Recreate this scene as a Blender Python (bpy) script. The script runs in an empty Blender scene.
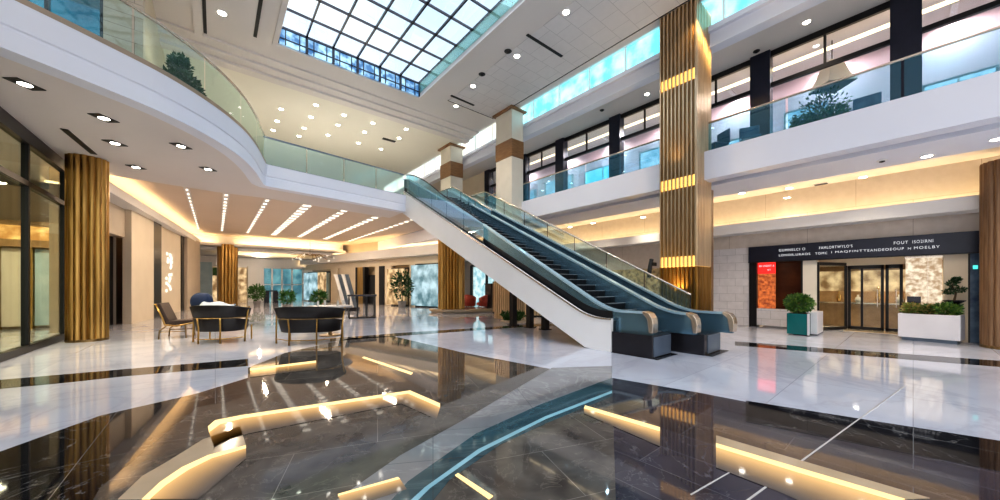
import bpy, math, random
from mathutils import Vector, Matrix
random.seed(7)
COL = bpy.context.scene.collection
SC = bpy.context.scene
# ------------------------------------------------------------------ viewpoint
F_PX, HOR, CAM_H = 343.0, 286.0, 1.5
TH = math.radians(39.7)
FX, FY = math.sin(TH), math.cos(TH)
RX, RY = math.cos(TH), -math.sin(TH)

def gp(px, py, z=0.0):
    """world x, y of the point of the level z seen at a photo position"""
    d = (z - CAM_H) * F_PX / (HOR - py)
    l = (px - 500.0) / F_PX * d
    return (FX * d + RX * l, FY * d + RY * l)

def yx(px, X):
    """world y on the plane x = X seen at photo column px"""
    r = (px - 500.0) / F_PX
    return X * (FY + r * RY) / (FX + r * RX)

# ------------------------------------------------------------------ materials
MATS = {}
def nt(name):
    m = bpy.data.materials.new(name); m.use_nodes = True
    t = m.node_tree; b = t.nodes['Principled BSDF']
    return m, t, b

def pm(name, c, c2=None, scale=4.0, rough=0.5, metal=0.0, bump=0.0, stretch=(1, 1, 1), emis=None, es=0.0, detail=4.0, spec=None, coat=0.0):
    """principled material with a procedural colour variation"""
    m, t, b = nt(name)
    if c2 is None: c2 = tuple(x * 0.88 for x in c)
    co = t.nodes.new('ShaderNodeTexCoord'); mp = t.nodes.new('ShaderNodeMapping')
    mp.inputs['Scale'].default_value = stretch
    t.links.new(co.outputs['Object'], mp.inputs['Vector'])
    n = t.nodes.new('ShaderNodeTexNoise'); n.inputs['Scale'].default_value = scale; n.inputs['Detail'].default_value = detail
    t.links.new(mp.outputs['Vector'], n.inputs['Vector'])
    r = t.nodes.new('ShaderNodeValToRGB')
    r.color_ramp.elements[0].position = 0.35; r.color_ramp.elements[1].position = 0.65
    r.color_ramp.elements[0].color = (*c2, 1); r.color_ramp.elements[1].color = (*c, 1)
    t.links.new(n.outputs['Fac'], r.inputs['Fac']); t.links.new(r.outputs['Color'], b.inputs['Base Color'])
    b.inputs['Roughness'].default_value = rough; b.inputs['Metallic'].default_value = metal
    if spec is not None: b.inputs['Specular IOR Level'].default_value = spec
    if coat: b.inputs['Coat Weight'].default_value = coat; b.inputs['Coat Roughness'].default_value = 0.03
    if bump:
        bp = t.nodes.new('ShaderNodeBump'); bp.inputs['Strength'].default_value = bump; bp.inputs['Distance'].default_value = 0.02
        t.links.new(n.outputs['Fac'], bp.inputs['Height']); t.links.new(bp.outputs['Normal'], b.inputs['Normal'])
    if emis:
        b.inputs['Emission Color'].default_value = (*emis, 1); b.inputs['Emission Strength'].default_value = es
    MATS[name] = m
    return m

def em(name, c, s, c2=None, scale=3.0):
    """glowing diffuser"""
    m, t, b = nt(name)
    b.inputs['Base Color'].default_value = (c[0] * 0.12, c[1] * 0.12, c[2] * 0.12, 1)
    b.inputs['Emission Strength'].default_value = s
    if c2:
        co = t.nodes.new('ShaderNodeTexCoord')
        n = t.nodes.new('ShaderNodeTexNoise'); n.inputs['Scale'].default_value = scale; n.inputs['Detail'].default_value = 6
        r = t.nodes.new('ShaderNodeValToRGB')
        r.color_ramp.elements[0].position = 0.38; r.color_ramp.elements[1].position = 0.62
        r.color_ramp.elements[0].color = (*c2, 1); r.color_ramp.elements[1].color = (*c, 1)
        t.links.new(co.outputs['Object'], n.inputs['Vector'])
        t.links.new(n.outputs['Fac'], r.inputs['Fac']); t.links.new(r.outputs['Color'], b.inputs['Emission Color'])
    else:
        b.inputs['Emission Color'].default_value = (*c, 1)
    MATS[name] = m
    return m

def glass(name, tint, refl=0.12, rough=0.01, body=None, bodyw=0.0):
    """thin clear pane: tinted transparency with a fresnel mirror on top"""
    m, t, b = nt(name); t.nodes.remove(b)
    out = t.nodes['Material Output']
    tr = t.nodes.new('ShaderNodeBsdfTransparent'); tr.inputs['Color'].default_value = (*tint, 1)
    gl = t.nodes.new('ShaderNodeBsdfGlossy'); gl.inputs['Roughness'].default_value = rough
    gl.inputs['Color'].default_value = (0.9, 0.97, 1, 1)
    lw = t.nodes.new('ShaderNodeLayerWeight'); lw.inputs['Blend'].default_value = 0.35
    mr = t.nodes.new('ShaderNodeMapRange'); mr.inputs['To Min'].default_value = refl * 0.4; mr.inputs['To Max'].default_value = min(0.8, refl * 4)
    t.links.new(lw.outputs['Fresnel'], mr.inputs['Value'])
    mx = t.nodes.new('ShaderNodeMixShader')
    t.links.new(mr.outputs['Result'], mx.inputs['Fac'])
    src = tr
    if body:
        df = t.nodes.new('ShaderNodeBsdfDiffuse'); df.inputs['Color'].default_value = (*body, 1)
        mb = t.nodes.new('ShaderNodeMixShader'); mb.inputs['Fac'].default_value = bodyw
        t.links.new(tr.outputs[0], mb.inputs[1]); t.links.new(df.outputs[0], mb.inputs[2]); src = mb
    t.links.new(src.outputs[0], mx.inputs[1]); t.links.new(gl.outputs[0], mx.inputs[2])
    t.links.new(mx.outputs[0], out.inputs['Surface'])
    MATS[name] = m
    return m

def stone(name, base, vein, dark, joint, tile=(1.6, 0.8), rot=0.0, rough=0.05, ior=1.5, vscale=0.9, vw=0.03, jw=0.004, offs=0.0, tone=0.12, vm=0.6):
    """polished stone slabs: cloudy tone, thin veins, slab joints"""
    m, t, b = nt(name); L = t.links.new; N = t.nodes.new
    co = N('ShaderNodeTexCoord'); mp = N('ShaderNodeMapping'); mp.inputs['Rotation'].default_value = (0, 0, rot)
    L(co.outputs['Object'], mp.inputs['Vector'])
    n1 = N('ShaderNodeTexNoise'); n1.inputs['Scale'].default_value = vscale * 1.5; n1.inputs['Detail'].default_value = 8; n1.inputs['Distortion'].default_value = 0.6
    L(mp.outputs['Vector'], n1.inputs['Vector'])
    r1 = N('ShaderNodeValToRGB'); r1.color_ramp.elements[0].position = 0.3; r1.color_ramp.elements[1].position = 0.7
    r1.color_ramp.elements[0].color = (*dark, 1); r1.color_ramp.elements[1].color = (*base, 1)
    L(n1.outputs['Fac'], r1.inputs['Fac'])
    n2 = N('ShaderNodeTexNoise'); n2.inputs['Scale'].default_value = vscale; n2.inputs['Detail'].default_value = 10; n2.inputs['Distortion'].default_value = 1.6; n2.inputs['Roughness'].default_value = 0.62
    L(mp.outputs['Vector'], n2.inputs['Vector'])
    ma = N('ShaderNodeMath'); ma.operation = 'SUBTRACT'; ma.inputs[1].default_value = 0.5; L(n2.outputs['Fac'], ma.inputs[0])
    mb = N('ShaderNodeMath'); mb.operation = 'ABSOLUTE'; L(ma.outputs[0], mb.inputs[0])
    mr = N('ShaderNodeMapRange'); mr.inputs['From Min'].default_value = 0; mr.inputs['From Max'].default_value = vw
    mr.inputs['To Min'].default_value = vm; mr.inputs['To Max'].default_value = 0; L(mb.outputs[0], mr.inputs['Value'])
    mx = N('ShaderNodeMix'); mx.data_type = 'RGBA'; L(mr.outputs['Result'], mx.inputs['Factor'])
    L(r1.outputs['Color'], mx.inputs[6]); mx.inputs[7].default_value = (*vein, 1)
    br = N('ShaderNodeTexBrick'); br.offset = offs
    br.inputs['Scale'].default_value = 1; br.inputs['Brick Width'].default_value = tile[0]; br.inputs['Row Height'].default_value = tile[1]
    br.inputs['Mortar Size'].default_value = jw; br.inputs['Mortar Smooth'].default_value = 0.1
    br.inputs['Color1'].default_value = (1, 1, 1, 1); br.inputs['Color2'].default_value = (1 - tone, 1 - tone, 1 - tone, 1); br.inputs['Mortar'].default_value = (1, 1, 1, 1)
    L(mp.outputs['Vector'], br.inputs['Vector'])
    mt = N('ShaderNodeMix'); mt.data_type = 'RGBA'; mt.blend_type = 'MULTIPLY'; mt.inputs['Factor'].default_value = 1
    L(mx.outputs[2], mt.inputs[6]); L(br.outputs['Color'], mt.inputs[7])
    mj = N('ShaderNodeMix'); mj.data_type = 'RGBA'; L(br.outputs['Fac'], mj.inputs['Factor'])
    L(mt.outputs[2], mj.inputs[6]); mj.inputs[7].default_value = (*joint, 1)
    L(mj.outputs[2], b.inputs['Base Color'])
    b.inputs['Roughness'].default_value = rough; b.inputs['IOR'].default_value = ior
    MATS[name] = m
    return m

def tiles(name, c, c2, joint, axis='YZ', tile=(0.6, 0.3), rough=0.4, jw=0.006, tone=0.06, bumpy=0.0, noise=5.0):
    """cladding panels on an upright wall (axis: which object axes carry the grid)"""
    m, t, b = nt(name); L = t.links.new; N = t.nodes.new
    co = N('ShaderNodeTexCoord'); sp = N('ShaderNodeSeparateXYZ'); cb = N('ShaderNodeCombineXYZ')
    L(co.outputs['Object'], sp.inputs[0]); L(sp.outputs[axis[0]], cb.inputs['X']); L(sp.outputs[axis[1]], cb.inputs['Y'])
    br = N('ShaderNodeTexBrick'); br.offset = 0.5
    br.inputs['Scale'].default_value = 1; br.inputs['Brick Width'].default_value = tile[0]; br.inputs['Row Height'].default_value = tile[1]
    br.inputs['Mortar Size'].default_value = jw
    br.inputs['Color1'].default_value = (1, 1, 1, 1); br.inputs['Color2'].default_value = (1 - tone,) * 3 + (1,); br.inputs['Mortar'].default_value = (*joint, 1)
    L(cb.outputs[0], br.inputs['Vector'])
    n = N('ShaderNodeTexNoise'); n.inputs['Scale'].default_value = noise; n.inputs['Detail'].default_value = 8; L(co.outputs['Object'], n.inputs['Vector'])
    r = N('ShaderNodeValToRGB'); r.color_ramp.elements[0].position = 0.35; r.color_ramp.elements[1].position = 0.65
    r.color_ramp.elements[0].color = (*c2, 1); r.color_ramp.elements[1].color = (*c, 1); L(n.outputs['Fac'], r.inputs['Fac'])
    mt = N('ShaderNodeMix'); mt.data_type = 'RGBA'; mt.blend_type = 'MULTIPLY'; mt.inputs['Factor'].default_value = 1
    L(r.outputs['Color'], mt.inputs[6]); L(br.outputs['Color'], mt.inputs[7]); L(mt.outputs[2], b.inputs['Base Color'])
    b.inputs['Roughness'].default_value = rough
    if bumpy:
        bp = N('ShaderNodeBump'); bp.inputs['Strength'].default_value = bumpy; bp.inputs['Distance'].default_value = 0.03
        L(n.outputs['Fac'], bp.inputs['Height']); L(bp.outputs['Normal'], b.inputs['Normal'])
    MATS[name] = m
    return m

# stone floor
stone('marble', (0.64, 0.66, 0.75), (0.4, 0.4, 0.46), (0.5, 0.51, 0.58), (0.36, 0.36, 0.4), tile=(2.4, 1.2), rough=0.05, ior=1.7, vscale=0.32, vw=0.03, vm=0.3)
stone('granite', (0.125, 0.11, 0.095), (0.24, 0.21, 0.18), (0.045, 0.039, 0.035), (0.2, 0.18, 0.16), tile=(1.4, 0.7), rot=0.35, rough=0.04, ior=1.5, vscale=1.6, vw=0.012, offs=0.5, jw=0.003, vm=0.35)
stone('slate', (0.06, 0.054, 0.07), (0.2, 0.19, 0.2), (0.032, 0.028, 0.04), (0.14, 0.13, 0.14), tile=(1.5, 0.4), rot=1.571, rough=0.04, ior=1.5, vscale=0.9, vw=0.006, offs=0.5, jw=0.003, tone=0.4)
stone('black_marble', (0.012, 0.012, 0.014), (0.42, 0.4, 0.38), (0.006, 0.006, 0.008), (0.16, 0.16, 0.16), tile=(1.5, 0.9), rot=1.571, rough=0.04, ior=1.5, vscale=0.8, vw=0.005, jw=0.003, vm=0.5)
stone('pale_inlay', (0.25, 0.25, 0.26), (0.34, 0.34, 0.34), (0.18, 0.18, 0.19), (0.12, 0.12, 0.12), tile=(1.2, 0.6), rot=0.5, rough=0.06, ior=1.6)  # grey of the escalator reflection painted on the floor
stone('teal_inlay', (0.035, 0.085, 0.105), (0.07, 0.13, 0.15), (0.025, 0.06, 0.08), (0.03, 0.05, 0.06), tile=(1.2, 0.6), rot=0.5, rough=0.05, ior=1.6)  # teal of the mirrored escalator glass, put into the floor colour
pm('blue_line', (0.28, 0.5, 0.58), (0.22, 0.42, 0.5), rough=0.15)  # pale blue edge of the painted glass reflection
pm('joint_line', (0.55, 0.53, 0.52), rough=0.2)
pm('curb', (0.42, 0.33, 0.23), (0.36, 0.28, 0.19), rough=0.15, scale=2)
# paint
pm('fascia', (0.78, 0.79, 0.86), (0.75, 0.76, 0.84), scale=0.6, rough=0.5)
pm('soffit', (0.72, 0.66, 0.63), (0.7, 0.64, 0.61), scale=0.5, rough=0.6)
pm('ceiling', (0.7, 0.66, 0.63), (0.68, 0.64, 0.61), scale=0.5, rough=0.65)
tiles('ceiling_tile', (0.72, 0.69, 0.68), (0.7, 0.67, 0.66), (0.72, 0.72, 0.72), axis='XY', tile=(0.6, 0.6), rough=0.6, jw=0.008, tone=0.03)
pm('ceiling_cream', (0.78, 0.75, 0.66), (0.76, 0.73, 0.64), scale=0.5, rough=0.65)
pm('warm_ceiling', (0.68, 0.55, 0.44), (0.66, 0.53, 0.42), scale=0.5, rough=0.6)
pm('white', (0.8, 0.78, 0.76), (0.77, 0.75, 0.73), scale=1, rough=0.45)
pm('cream_wall', (0.72, 0.62, 0.48), (0.68, 0.58, 0.44), scale=1.2, rough=0.5)
pm('beige_wall', (0.52, 0.44, 0.34), (0.48, 0.4, 0.31), scale=1.2, rough=0.5)
pm('taupe', (0.4, 0.34, 0.26), (0.36, 0.3, 0.23), scale=1.2, rough=0.5)
tiles('stone_cladding', (0.68, 0.6, 0.5), (0.6, 0.52, 0.42), (0.5, 0.45, 0.4), axis='XZ', tile=(3.0, 0.32), rough=0.5)
tiles('white_tile', (0.66, 0.63, 0.63), (0.6, 0.57, 0.57), (0.6, 0.6, 0.6), axis='YZ', tile=(0.55, 0.3), rough=0.35)
tiles('beige_panel', (0.6, 0.52, 0.45), (0.55, 0.47, 0.4), (0.55, 0.5, 0.45), axis='YZ', tile=(2.3, 2.0), rough=0.4)
tiles('rubble', (0.66, 0.5, 0.26), (0.2, 0.15, 0.08), (0.4, 0.36, 0.28), axis='YZ', tile=(1.6, 1.2), rough=0.45, bumpy=0.6, noise=6)
# metals
pm('gold', (0.54, 0.33, 0.11), (0.33, 0.19, 0.06), scale=3, rough=0.3, metal=1.0, stretch=(6, 6, 0.3))
pm('gold_dark', (0.3, 0.2, 0.09), (0.2, 0.13, 0.06), scale=3, rough=0.32, metal=0.9, stretch=(6, 6, 0.4))
pm('bronze', (0.74, 0.6, 0.43), (0.6, 0.47, 0.32), scale=3, rough=0.3, metal=0.9, stretch=(6, 6, 0.4))
pm('wood_gold', (0.27, 0.16, 0.085), (0.18, 0.1, 0.05), scale=4, rough=0.35, metal=0.35, stretch=(8, 8, 0.4))
pm('champagne', (0.75, 0.65, 0.54), (0.65, 0.55, 0.45), scale=3, rough=0.25, metal=0.9)
pm('steel_blue', (0.2, 0.35, 0.45), (0.16, 0.29, 0.38), scale=1.2, rough=0.22, metal=0.75, stretch=(1, 0.3, 1))
pm('rail_blue', (0.5, 0.68, 0.78), (0.42, 0.6, 0.7), scale=2, rough=0.2, metal=0.4)
pm('graphite', (0.05, 0.048, 0.055), (0.04, 0.038, 0.045), scale=2, rough=0.22, metal=0.6)
pm('graphite_lit', (0.2, 0.25, 0.32), (0.16, 0.21, 0.28), scale=2, rough=0.3, metal=0.7)  # paler, bluer graphite
pm('rubber', (0.012, 0.013, 0.016), rough=0.35)
pm('step_metal', (0.045, 0.042, 0.045), (0.02, 0.02, 0.022), scale=40, rough=0.35, metal=0.7, stretch=(1, 0.05, 0.05))
pm('step_edge', (0.62, 0.6, 0.6), rough=0.35, metal=0.8)
pm('dark_frame', (0.012, 0.011, 0.012), rough=0.35, metal=0.3)
pm('navy_pillar', (0.018, 0.02, 0.038), (0.014, 0.016, 0.03), rough=0.3, metal=0.2)
pm('black', (0.006, 0.006, 0.006), rough=0.5)
pm('brown_panel', (0.075, 0.02, 0.008), (0.04, 0.011, 0.005), scale=2, rough=0.12)
pm('wood_band', (0.3, 0.16, 0.07), (0.22, 0.11, 0.045), scale=4, rough=0.3, stretch=(1, 1, 8))
pm('panel_cream', (0.74, 0.68, 0.58), (0.7, 0.64, 0.54), scale=2, rough=0.28)
pm('wood_rail', (0.4, 0.3, 0.22), (0.33, 0.25, 0.18), scale=3, rough=0.3, metal=0.3)
pm('leather', (0.012, 0.009, 0.01), (0.008, 0.006, 0.007), scale=12, rough=0.38)
pm('leather_brown', (0.055, 0.03, 0.022), (0.04, 0.022, 0.016), scale=12, rough=0.4)
pm('navy_cloth', (0.012, 0.03, 0.085), (0.009, 0.022, 0.065), scale=20, rough=0.7)
pm('white_cloth', (0.6, 0.63, 0.65), (0.5, 0.53, 0.56), scale=9, rough=0.8)
pm('red_cloth', (0.4, 0.055, 0.03), (0.3, 0.04, 0.02), scale=12, rough=0.6)
pm('teal_paint', (0.005, 0.15, 0.15), (0.004, 0.13, 0.13), scale=2, rough=0.25)
pm('planter_white', (0.68, 0.67, 0.7), (0.64, 0.63, 0.66), scale=2, rough=0.35)
pm('leaf', (0.05, 0.16, 0.025), (0.02, 0.08, 0.012), scale=9, rough=0.4)
pm('leaf_dark', (0.022, 0.085, 0.02), (0.01, 0.04, 0.012), scale=9, rough=0.35)
pm('leaf_lime', (0.2, 0.3, 0.05), (0.1, 0.2, 0.03), scale=9, rough=0.45)
pm('leaf_gold', (0.42, 0.32, 0.1), (0.3, 0.22, 0.06), scale=9, rough=0.45)
pm('bark', (0.09, 0.055, 0.03), rough=0.8)
pm('soil', (0.03, 0.02, 0.012), rough=0.9)
pm('pot', (0.35, 0.33, 0.31), rough=0.4)
pm('shop_back', (0.75, 0.7, 0.66), (0.6, 0.55, 0.5), scale=1.5, rough=0.5)
pm('pink_wall', (0.72, 0.5, 0.54), (0.6, 0.46, 0.5), scale=1, rough=0.5)
pm('shelf_wood', (0.4, 0.25, 0.12), (0.3, 0.18, 0.08), scale=3, rough=0.4)
pm('poster_blue', (0.03, 0.06, 0.12), (0.1, 0.16, 0.24), scale=3, rough=0.2)
pm('ceramic', (0.7, 0.68, 0.64), rough=0.2)
pm('merch_gold', (0.7, 0.45, 0.15), rough=0.25, metal=0.9)
pm('sky_wall', (0.55, 0.68, 0.72), (0.4, 0.55, 0.6), scale=1.5, rough=0.5)
# glow
em('lens', (1.0, 0.93, 0.82), 14)
em('lens_dim', (1.0, 0.9, 0.74), 4)
em('cell', (1.0, 0.88, 0.72), 1.5)
em('clerestory_far', (1.0, 0.95, 0.8), 0.9, c2=(0.6, 0.85, 0.85), scale=1)
em('amber', (1.0, 0.6, 0.22), 1.1, c2=(0.5, 0.22, 0.06), scale=3)
em('crystal', (1.0, 0.9, 0.75), 0.8)
em('cove', (1.0, 0.72, 0.38), 9)
em('cove_right', (1.0, 0.77, 0.42), 7.5)
em('cove_soft', (1.0, 0.72, 0.36), 3.0)
em('led', (1.0, 0.7, 0.3), 0.95)  # emissive colour for warm light reflected in the floor
em('led_soft', (0.85, 0.5, 0.16), 0.32, c2=(0.55, 0.33, 0.11), scale=1.2)
em('column_glow', (1.0, 0.55, 0.14), 1.3)
em('warm_line', (1.0, 0.72, 0.4), 3.0)
em('onyx', (1.0, 0.86, 0.66), 0.62, c2=(0.42, 0.27, 0.15), scale=9)
em('shop_glow', (1.0, 0.72, 0.4), 0.6, c2=(0.22, 0.12, 0.05), scale=2.2)
em('cyan_pane', (0.38, 0.85, 0.95), 1.3, c2=(0.1, 0.6, 0.72), scale=1.6)
em('blue_pane', (0.45, 0.75, 1.0), 0.9, c2=(0.03, 0.12, 0.3), scale=4)
em('sky_pane', (0.8, 0.94, 1.0), 0.85, c2=(0.22, 0.5, 0.62), scale=2.2)
em('teal_back', (0.3, 0.62, 0.7), 0.55, c2=(0.06, 0.2, 0.28), scale=0.9)
em('street', (0.6, 0.82, 0.9), 0.6, c2=(0.08, 0.2, 0.24), scale=1.3)
em('red_sign', (1.0, 0.025, 0.02), 0.85)
em('orange_art', (0.95, 0.25, 0.06), 0.5, c2=(0.25, 0.04, 0.015), scale=9)
em('letter', (0.95, 0.96, 1.0), 0.5)
em('exit_teal', (0.1, 0.8, 0.7), 0.8)
# panes
glass('rail_glass', (0.8, 0.95, 0.91), 0.09, body=(0.5, 0.78, 0.7), bodyw=0.07)
glass('rail_glass_blue', (0.5, 0.82, 0.96), 0.1, body=(0.05, 0.4, 0.62), bodyw=0.14)
glass('shop_glass', (0.93, 0.95, 0.92), 0.03)
glass('left_glass', (0.86, 0.88, 0.78), 0.035)
glass('bridge_glass', (0.8, 0.95, 0.9), 0.08, body=(0.72, 0.92, 0.83), bodyw=0.35)
glass('upper_glass', (0.86, 0.9, 0.94), 0.1)
glass('sky_glass', (0.9, 0.95, 1.0), 0.05)

m, t_, b_ = nt('led_fade'); MATS['led_fade'] = m  # fading edge of the painted floor reflections
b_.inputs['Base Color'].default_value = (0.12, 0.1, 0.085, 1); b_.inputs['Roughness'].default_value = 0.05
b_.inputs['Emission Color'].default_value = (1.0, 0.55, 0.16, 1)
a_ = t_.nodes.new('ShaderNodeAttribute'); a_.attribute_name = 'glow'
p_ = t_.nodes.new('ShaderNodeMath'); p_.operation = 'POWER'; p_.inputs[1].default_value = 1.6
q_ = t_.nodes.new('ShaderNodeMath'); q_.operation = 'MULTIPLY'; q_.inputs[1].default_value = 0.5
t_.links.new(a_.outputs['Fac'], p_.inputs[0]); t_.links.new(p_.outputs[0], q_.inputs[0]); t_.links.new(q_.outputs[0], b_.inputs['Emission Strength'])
# ------------------------------------------------------------------ mesh builder
ORG = {}
class MB:
    def __init__(s): s.v = []; s.f = []; s.m = []
    def add(s, vs, fs, m=0):
        o = len(s.v); s.v += [tuple(p) for p in vs]
        for f in fs: s.f.append(tuple(i + o for i in f)); s.m.append(m)
        return s
    def box(s, x0, x1, y0, y1, z0, z1, m=0):
        vs = [(x0, y0, z0), (x1, y0, z0), (x1, y1, z0), (x0, y1, z0), (x0, y0, z1), (x1, y0, z1), (x1, y1, z1), (x0, y1, z1)]
        return s.add(vs, [(0, 3, 2, 1), (4, 5, 6, 7), (0, 1, 5, 4), (1, 2, 6, 5), (2, 3, 7, 6), (3, 0, 4, 7)], m)
    def prism(s, poly, z0, z1, m=0):
        a = sum(poly[i][0] * poly[(i + 1) % len(poly)][1] - poly[(i + 1) % len(poly)][0] * poly[i][1] for i in range(len(poly)))
        if a < 0: poly = poly[::-1]
        n = len(poly)
        vs = [(p[0], p[1], z0) for p in poly] + [(p[0], p[1], z1) for p in poly]
        fs = [tuple(range(n - 1, -1, -1)), tuple(range(n, 2 * n))] + [(i, (i + 1) % n, n + (i + 1) % n, n + i) for i in range(n)]
        return s.add(vs, fs, m)
    def seg(s, a, b, w, z0, z1, m=0, off=0.0):
        """upright slab along plan segment a-b; w thickness, off shifts it along its left normal"""
        dx, dy = b[0] - a[0], b[1] - a[1]; l = math.hypot(dx, dy); nx, ny = -dy / l, dx / l
        q = [(a[0] + nx * (off - w / 2), a[1] + ny * (off - w / 2)), (b[0] + nx * (off - w / 2), b[1] + ny * (off - w / 2)),
             (b[0] + nx * (off + w / 2), b[1] + ny * (off + w / 2)), (a[0] + nx * (off + w / 2), a[1] + ny * (off + w / 2))]
        return s.prism(q, z0, z1, m)
    def sweep(s, prof, path, m=0, closed=False):
        """closed profile (u sideways, v up) carried along a 3-D path"""
        n = len(path); k = len(prof); vs = []
        for i, p in enumerate(path):
            a = path[max(0, i - 1)]; b = path[min(n - 1, i + 1)]
            dx, dy = b[0] - a[0], b[1] - a[1]; l = math.hypot(dx, dy) or 1
            nx, ny = -dy / l, dx / l
            for u, v in prof: vs.append((p[0] + nx * u, p[1] + ny * u, p[2] + v))
        fs = []
        for i in range(n - 1):
            for j in range(k):
                fs.append((i * k + j, i * k + (j + 1) % k, (i + 1) * k + (j + 1) % k, (i + 1) * k + j))
        fs.append(tuple(range(k - 1, -1, -1))); fs.append(tuple((n - 1) * k + j for j in range(k)))
        return s.add(vs, fs, m)
    def tube(s, pts, r, n=8, m=0):
        vs = []; fs = []; k = len(pts)
        for i, p in enumerate(pts):
            d = (Vector(pts[min(k - 1, i + 1)]) - Vector(pts[max(0, i - 1)])).normalized()
            up = Vector((0, 0, 1)) if abs(d.z) < 0.95 else Vector((1, 0, 0))
            a = d.cross(up).normalized(); b = d.cross(a).normalized()
            rr = r[i] if isinstance(r, (list, tuple)) else r
            for j in range(n):
                t = 2 * math.pi * j / n
                vs.append(tuple(Vector(p) + a * math.cos(t) * rr + b * math.sin(t) * rr))
        for i in range(k - 1):
            for j in range(n): fs.append((i * n + j, i * n + (j + 1) % n, (i + 1) * n + (j + 1) % n, (i + 1) * n + j))
        fs.append(tuple(range(n - 1, -1, -1))); fs.append(tuple((k - 1) * n + j for j in range(n)))
        return s.add(vs, fs, m)
    def lathe(s, prof, c=(0, 0, 0), n=24, m=0, flute=None):
        """prof: (r, z) pairs; flute(t) scales the radius with the angle"""
        vs = []; fs = []; k = len(prof)
        for r, z in prof:
            for j in range(n):
                t = 2 * math.pi * j / n; q = r * (flute(t) if flute else 1)
                vs.append((c[0] + q * math.cos(t), c[1] + q * math.sin(t), c[2] + z))
        for i in range(k - 1):
            for j in range(n): fs.append((i * n + j, i * n + (j + 1) % n, (i + 1) * n + (j + 1) % n, (i + 1) * n + j))
        fs.append(tuple(range(n - 1, -1, -1))); fs.append(tuple((k - 1) * n + j for j in range(n)))
        return s.add(vs, fs, m)
    def leaf(s, p, d, l, w, m=0):
        d = Vector(d).normalized(); up = Vector((random.uniform(-1, 1), random.uniform(-1, 1), random.uniform(-1, 1)))
        a = d.cross(up).normalized() * w * 0.5; p = Vector(p); n = a.cross(d).normalized() * w * 0.2
        q = [p, p + d * l * 0.45 + a + n, p + d * l, p + d * l * 0.45 - a + n]
        return s.add([tuple(x) for x in q], [(0, 1, 2, 3)], m)
    def build(s, name, mats, parent=None, smooth=False, bevel=0.0, local=False, origin=None):
        me = bpy.data.meshes.new(name)
        if not isinstance(mats, (list, tuple)): mats = [mats]
        if parent is None:
            if origin is None:
                xs = [p[0] for p in s.v]; ys = [p[1] for p in s.v]; zs = [p[2] for p in s.v]
                origin = ((min(xs) + max(xs)) / 2, (min(ys) + max(ys)) / 2, min(zs))
        else:
            origin = (0, 0, 0) if local else ORG.get(parent.name, (0, 0, 0))
        me.from_pydata([(p[0] - origin[0], p[1] - origin[1], p[2] - origin[2]) for p in s.v], [], s.f)
        for mm in mats: me.materials.append(MATS[mm])
        for p, i in zip(me.polygons, s.m): p.material_index = i; p.use_smooth = smooth
        me.update()
        o = bpy.data.objects.new(name, me); COL.objects.link(o)
        if parent is None: o.location = origin; ORG[o.name] = origin
        else:
            o.parent = parent
            ORG[o.name] = (0, 0, 0) if local else origin
        if bevel:
            b = o.modifiers.new('bevel', 'BEVEL'); b.width = bevel; b.segments = 2; b.limit_method = 'ANGLE'
        return o

def tag(o, label=None, cat=None, group=None, kind=None):
    if label: o['label'] = label
    if cat: o['category'] = cat
    if group: o['group'] = group
    if kind: o['kind'] = kind
    return o
def thing(name, label, cat, loc=(0, 0, 0), rz=0.0, group=None):
    o = bpy.data.objects.new(name, None); COL.objects.link(o)
    o.empty_display_size = 0.1
    o.location = loc; o.rotation_euler = (0, 0, rz); ORG[o.name] = tuple(loc)
    return tag(o, label, cat, group)
def struct(name, mb, mats, **k):
    return tag(mb.build(name, mats, None, **k), kind='structure')
def dup(root, loc, rz=None, label=None, scale=None):
    r = root.copy(); COL.objects.link(r); r.location = loc
    if rz is not None: r.rotation_euler = (0, 0, rz)
    if scale: r.scale = scale
    if label: r['label'] = label
    for ch in list(root.children):
        c = ch.copy(); COL.objects.link(c); c.parent = r
        for g in list(ch.children):
            d = g.copy(); COL.objects.link(d); d.parent = c
    return r
ORD = ['leftmost', 'second from the left', 'third from the left', 'fourth from the left', 'fifth from the left', 'sixth from the left', 'seventh from the left', 'eighth from the left', 'ninth from the left', 'tenth from the left', 'eleventh from the left', 'twelfth from the left', 'thirteenth from the left', 'fourteenth from the left', 'fifteenth from the left', 'sixteenth from the left', 'seventeenth from the left', 'eighteenth from the left', 'nineteenth from the left', 'twentieth from the left']
def ordw(i, n): return 'rightmost' if i == n - 1 and n > 1 else ORD[i]
TRIM = [0]
def trim(mb, mats, **k):
    TRIM[0] += 1
    return struct('trim_%d' % TRIM[0], mb, mats, **k)
WIN = [0]
def spline(pts, n=8):
    out = []
    P = [pts[0]] + list(pts) + [pts[-1]]
    for i in range(1, len(P) - 2):
        for k in range(n):
            t = k / n; q = []
            for c in range(len(pts[0])):
                p0, p1, p2, p3 = P[i - 1][c], P[i][c], P[i + 1][c], P[i + 2][c]
                q.append(0.5 * (2 * p1 + (p2 - p0) * t + (2 * p0 - 5 * p1 + 4 * p2 - p3) * t * t + (3 * p1 - p0 - 3 * p2 + p3) * t ** 3))
            out.append(tuple(q))
    out.append(tuple(pts[-1]))
    return out
def resample(path, step):
    L = [0.0]
    for a, b in zip(path, path[1:]): L.append(L[-1] + math.dist(a, b))
    n = max(2, int(round(L[-1] / step)) + 1); out = []
    for i in range(n):
        s = L[-1] * i / (n - 1); j = 0
        while j < len(L) - 2 and L[j + 1] < s: j += 1
        t = (s - L[j]) / max(1e-9, L[j + 1] - L[j])
        out.append(tuple(a + (b - a) * t for a, b in zip(path[j], path[j + 1])))
    return out

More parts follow.
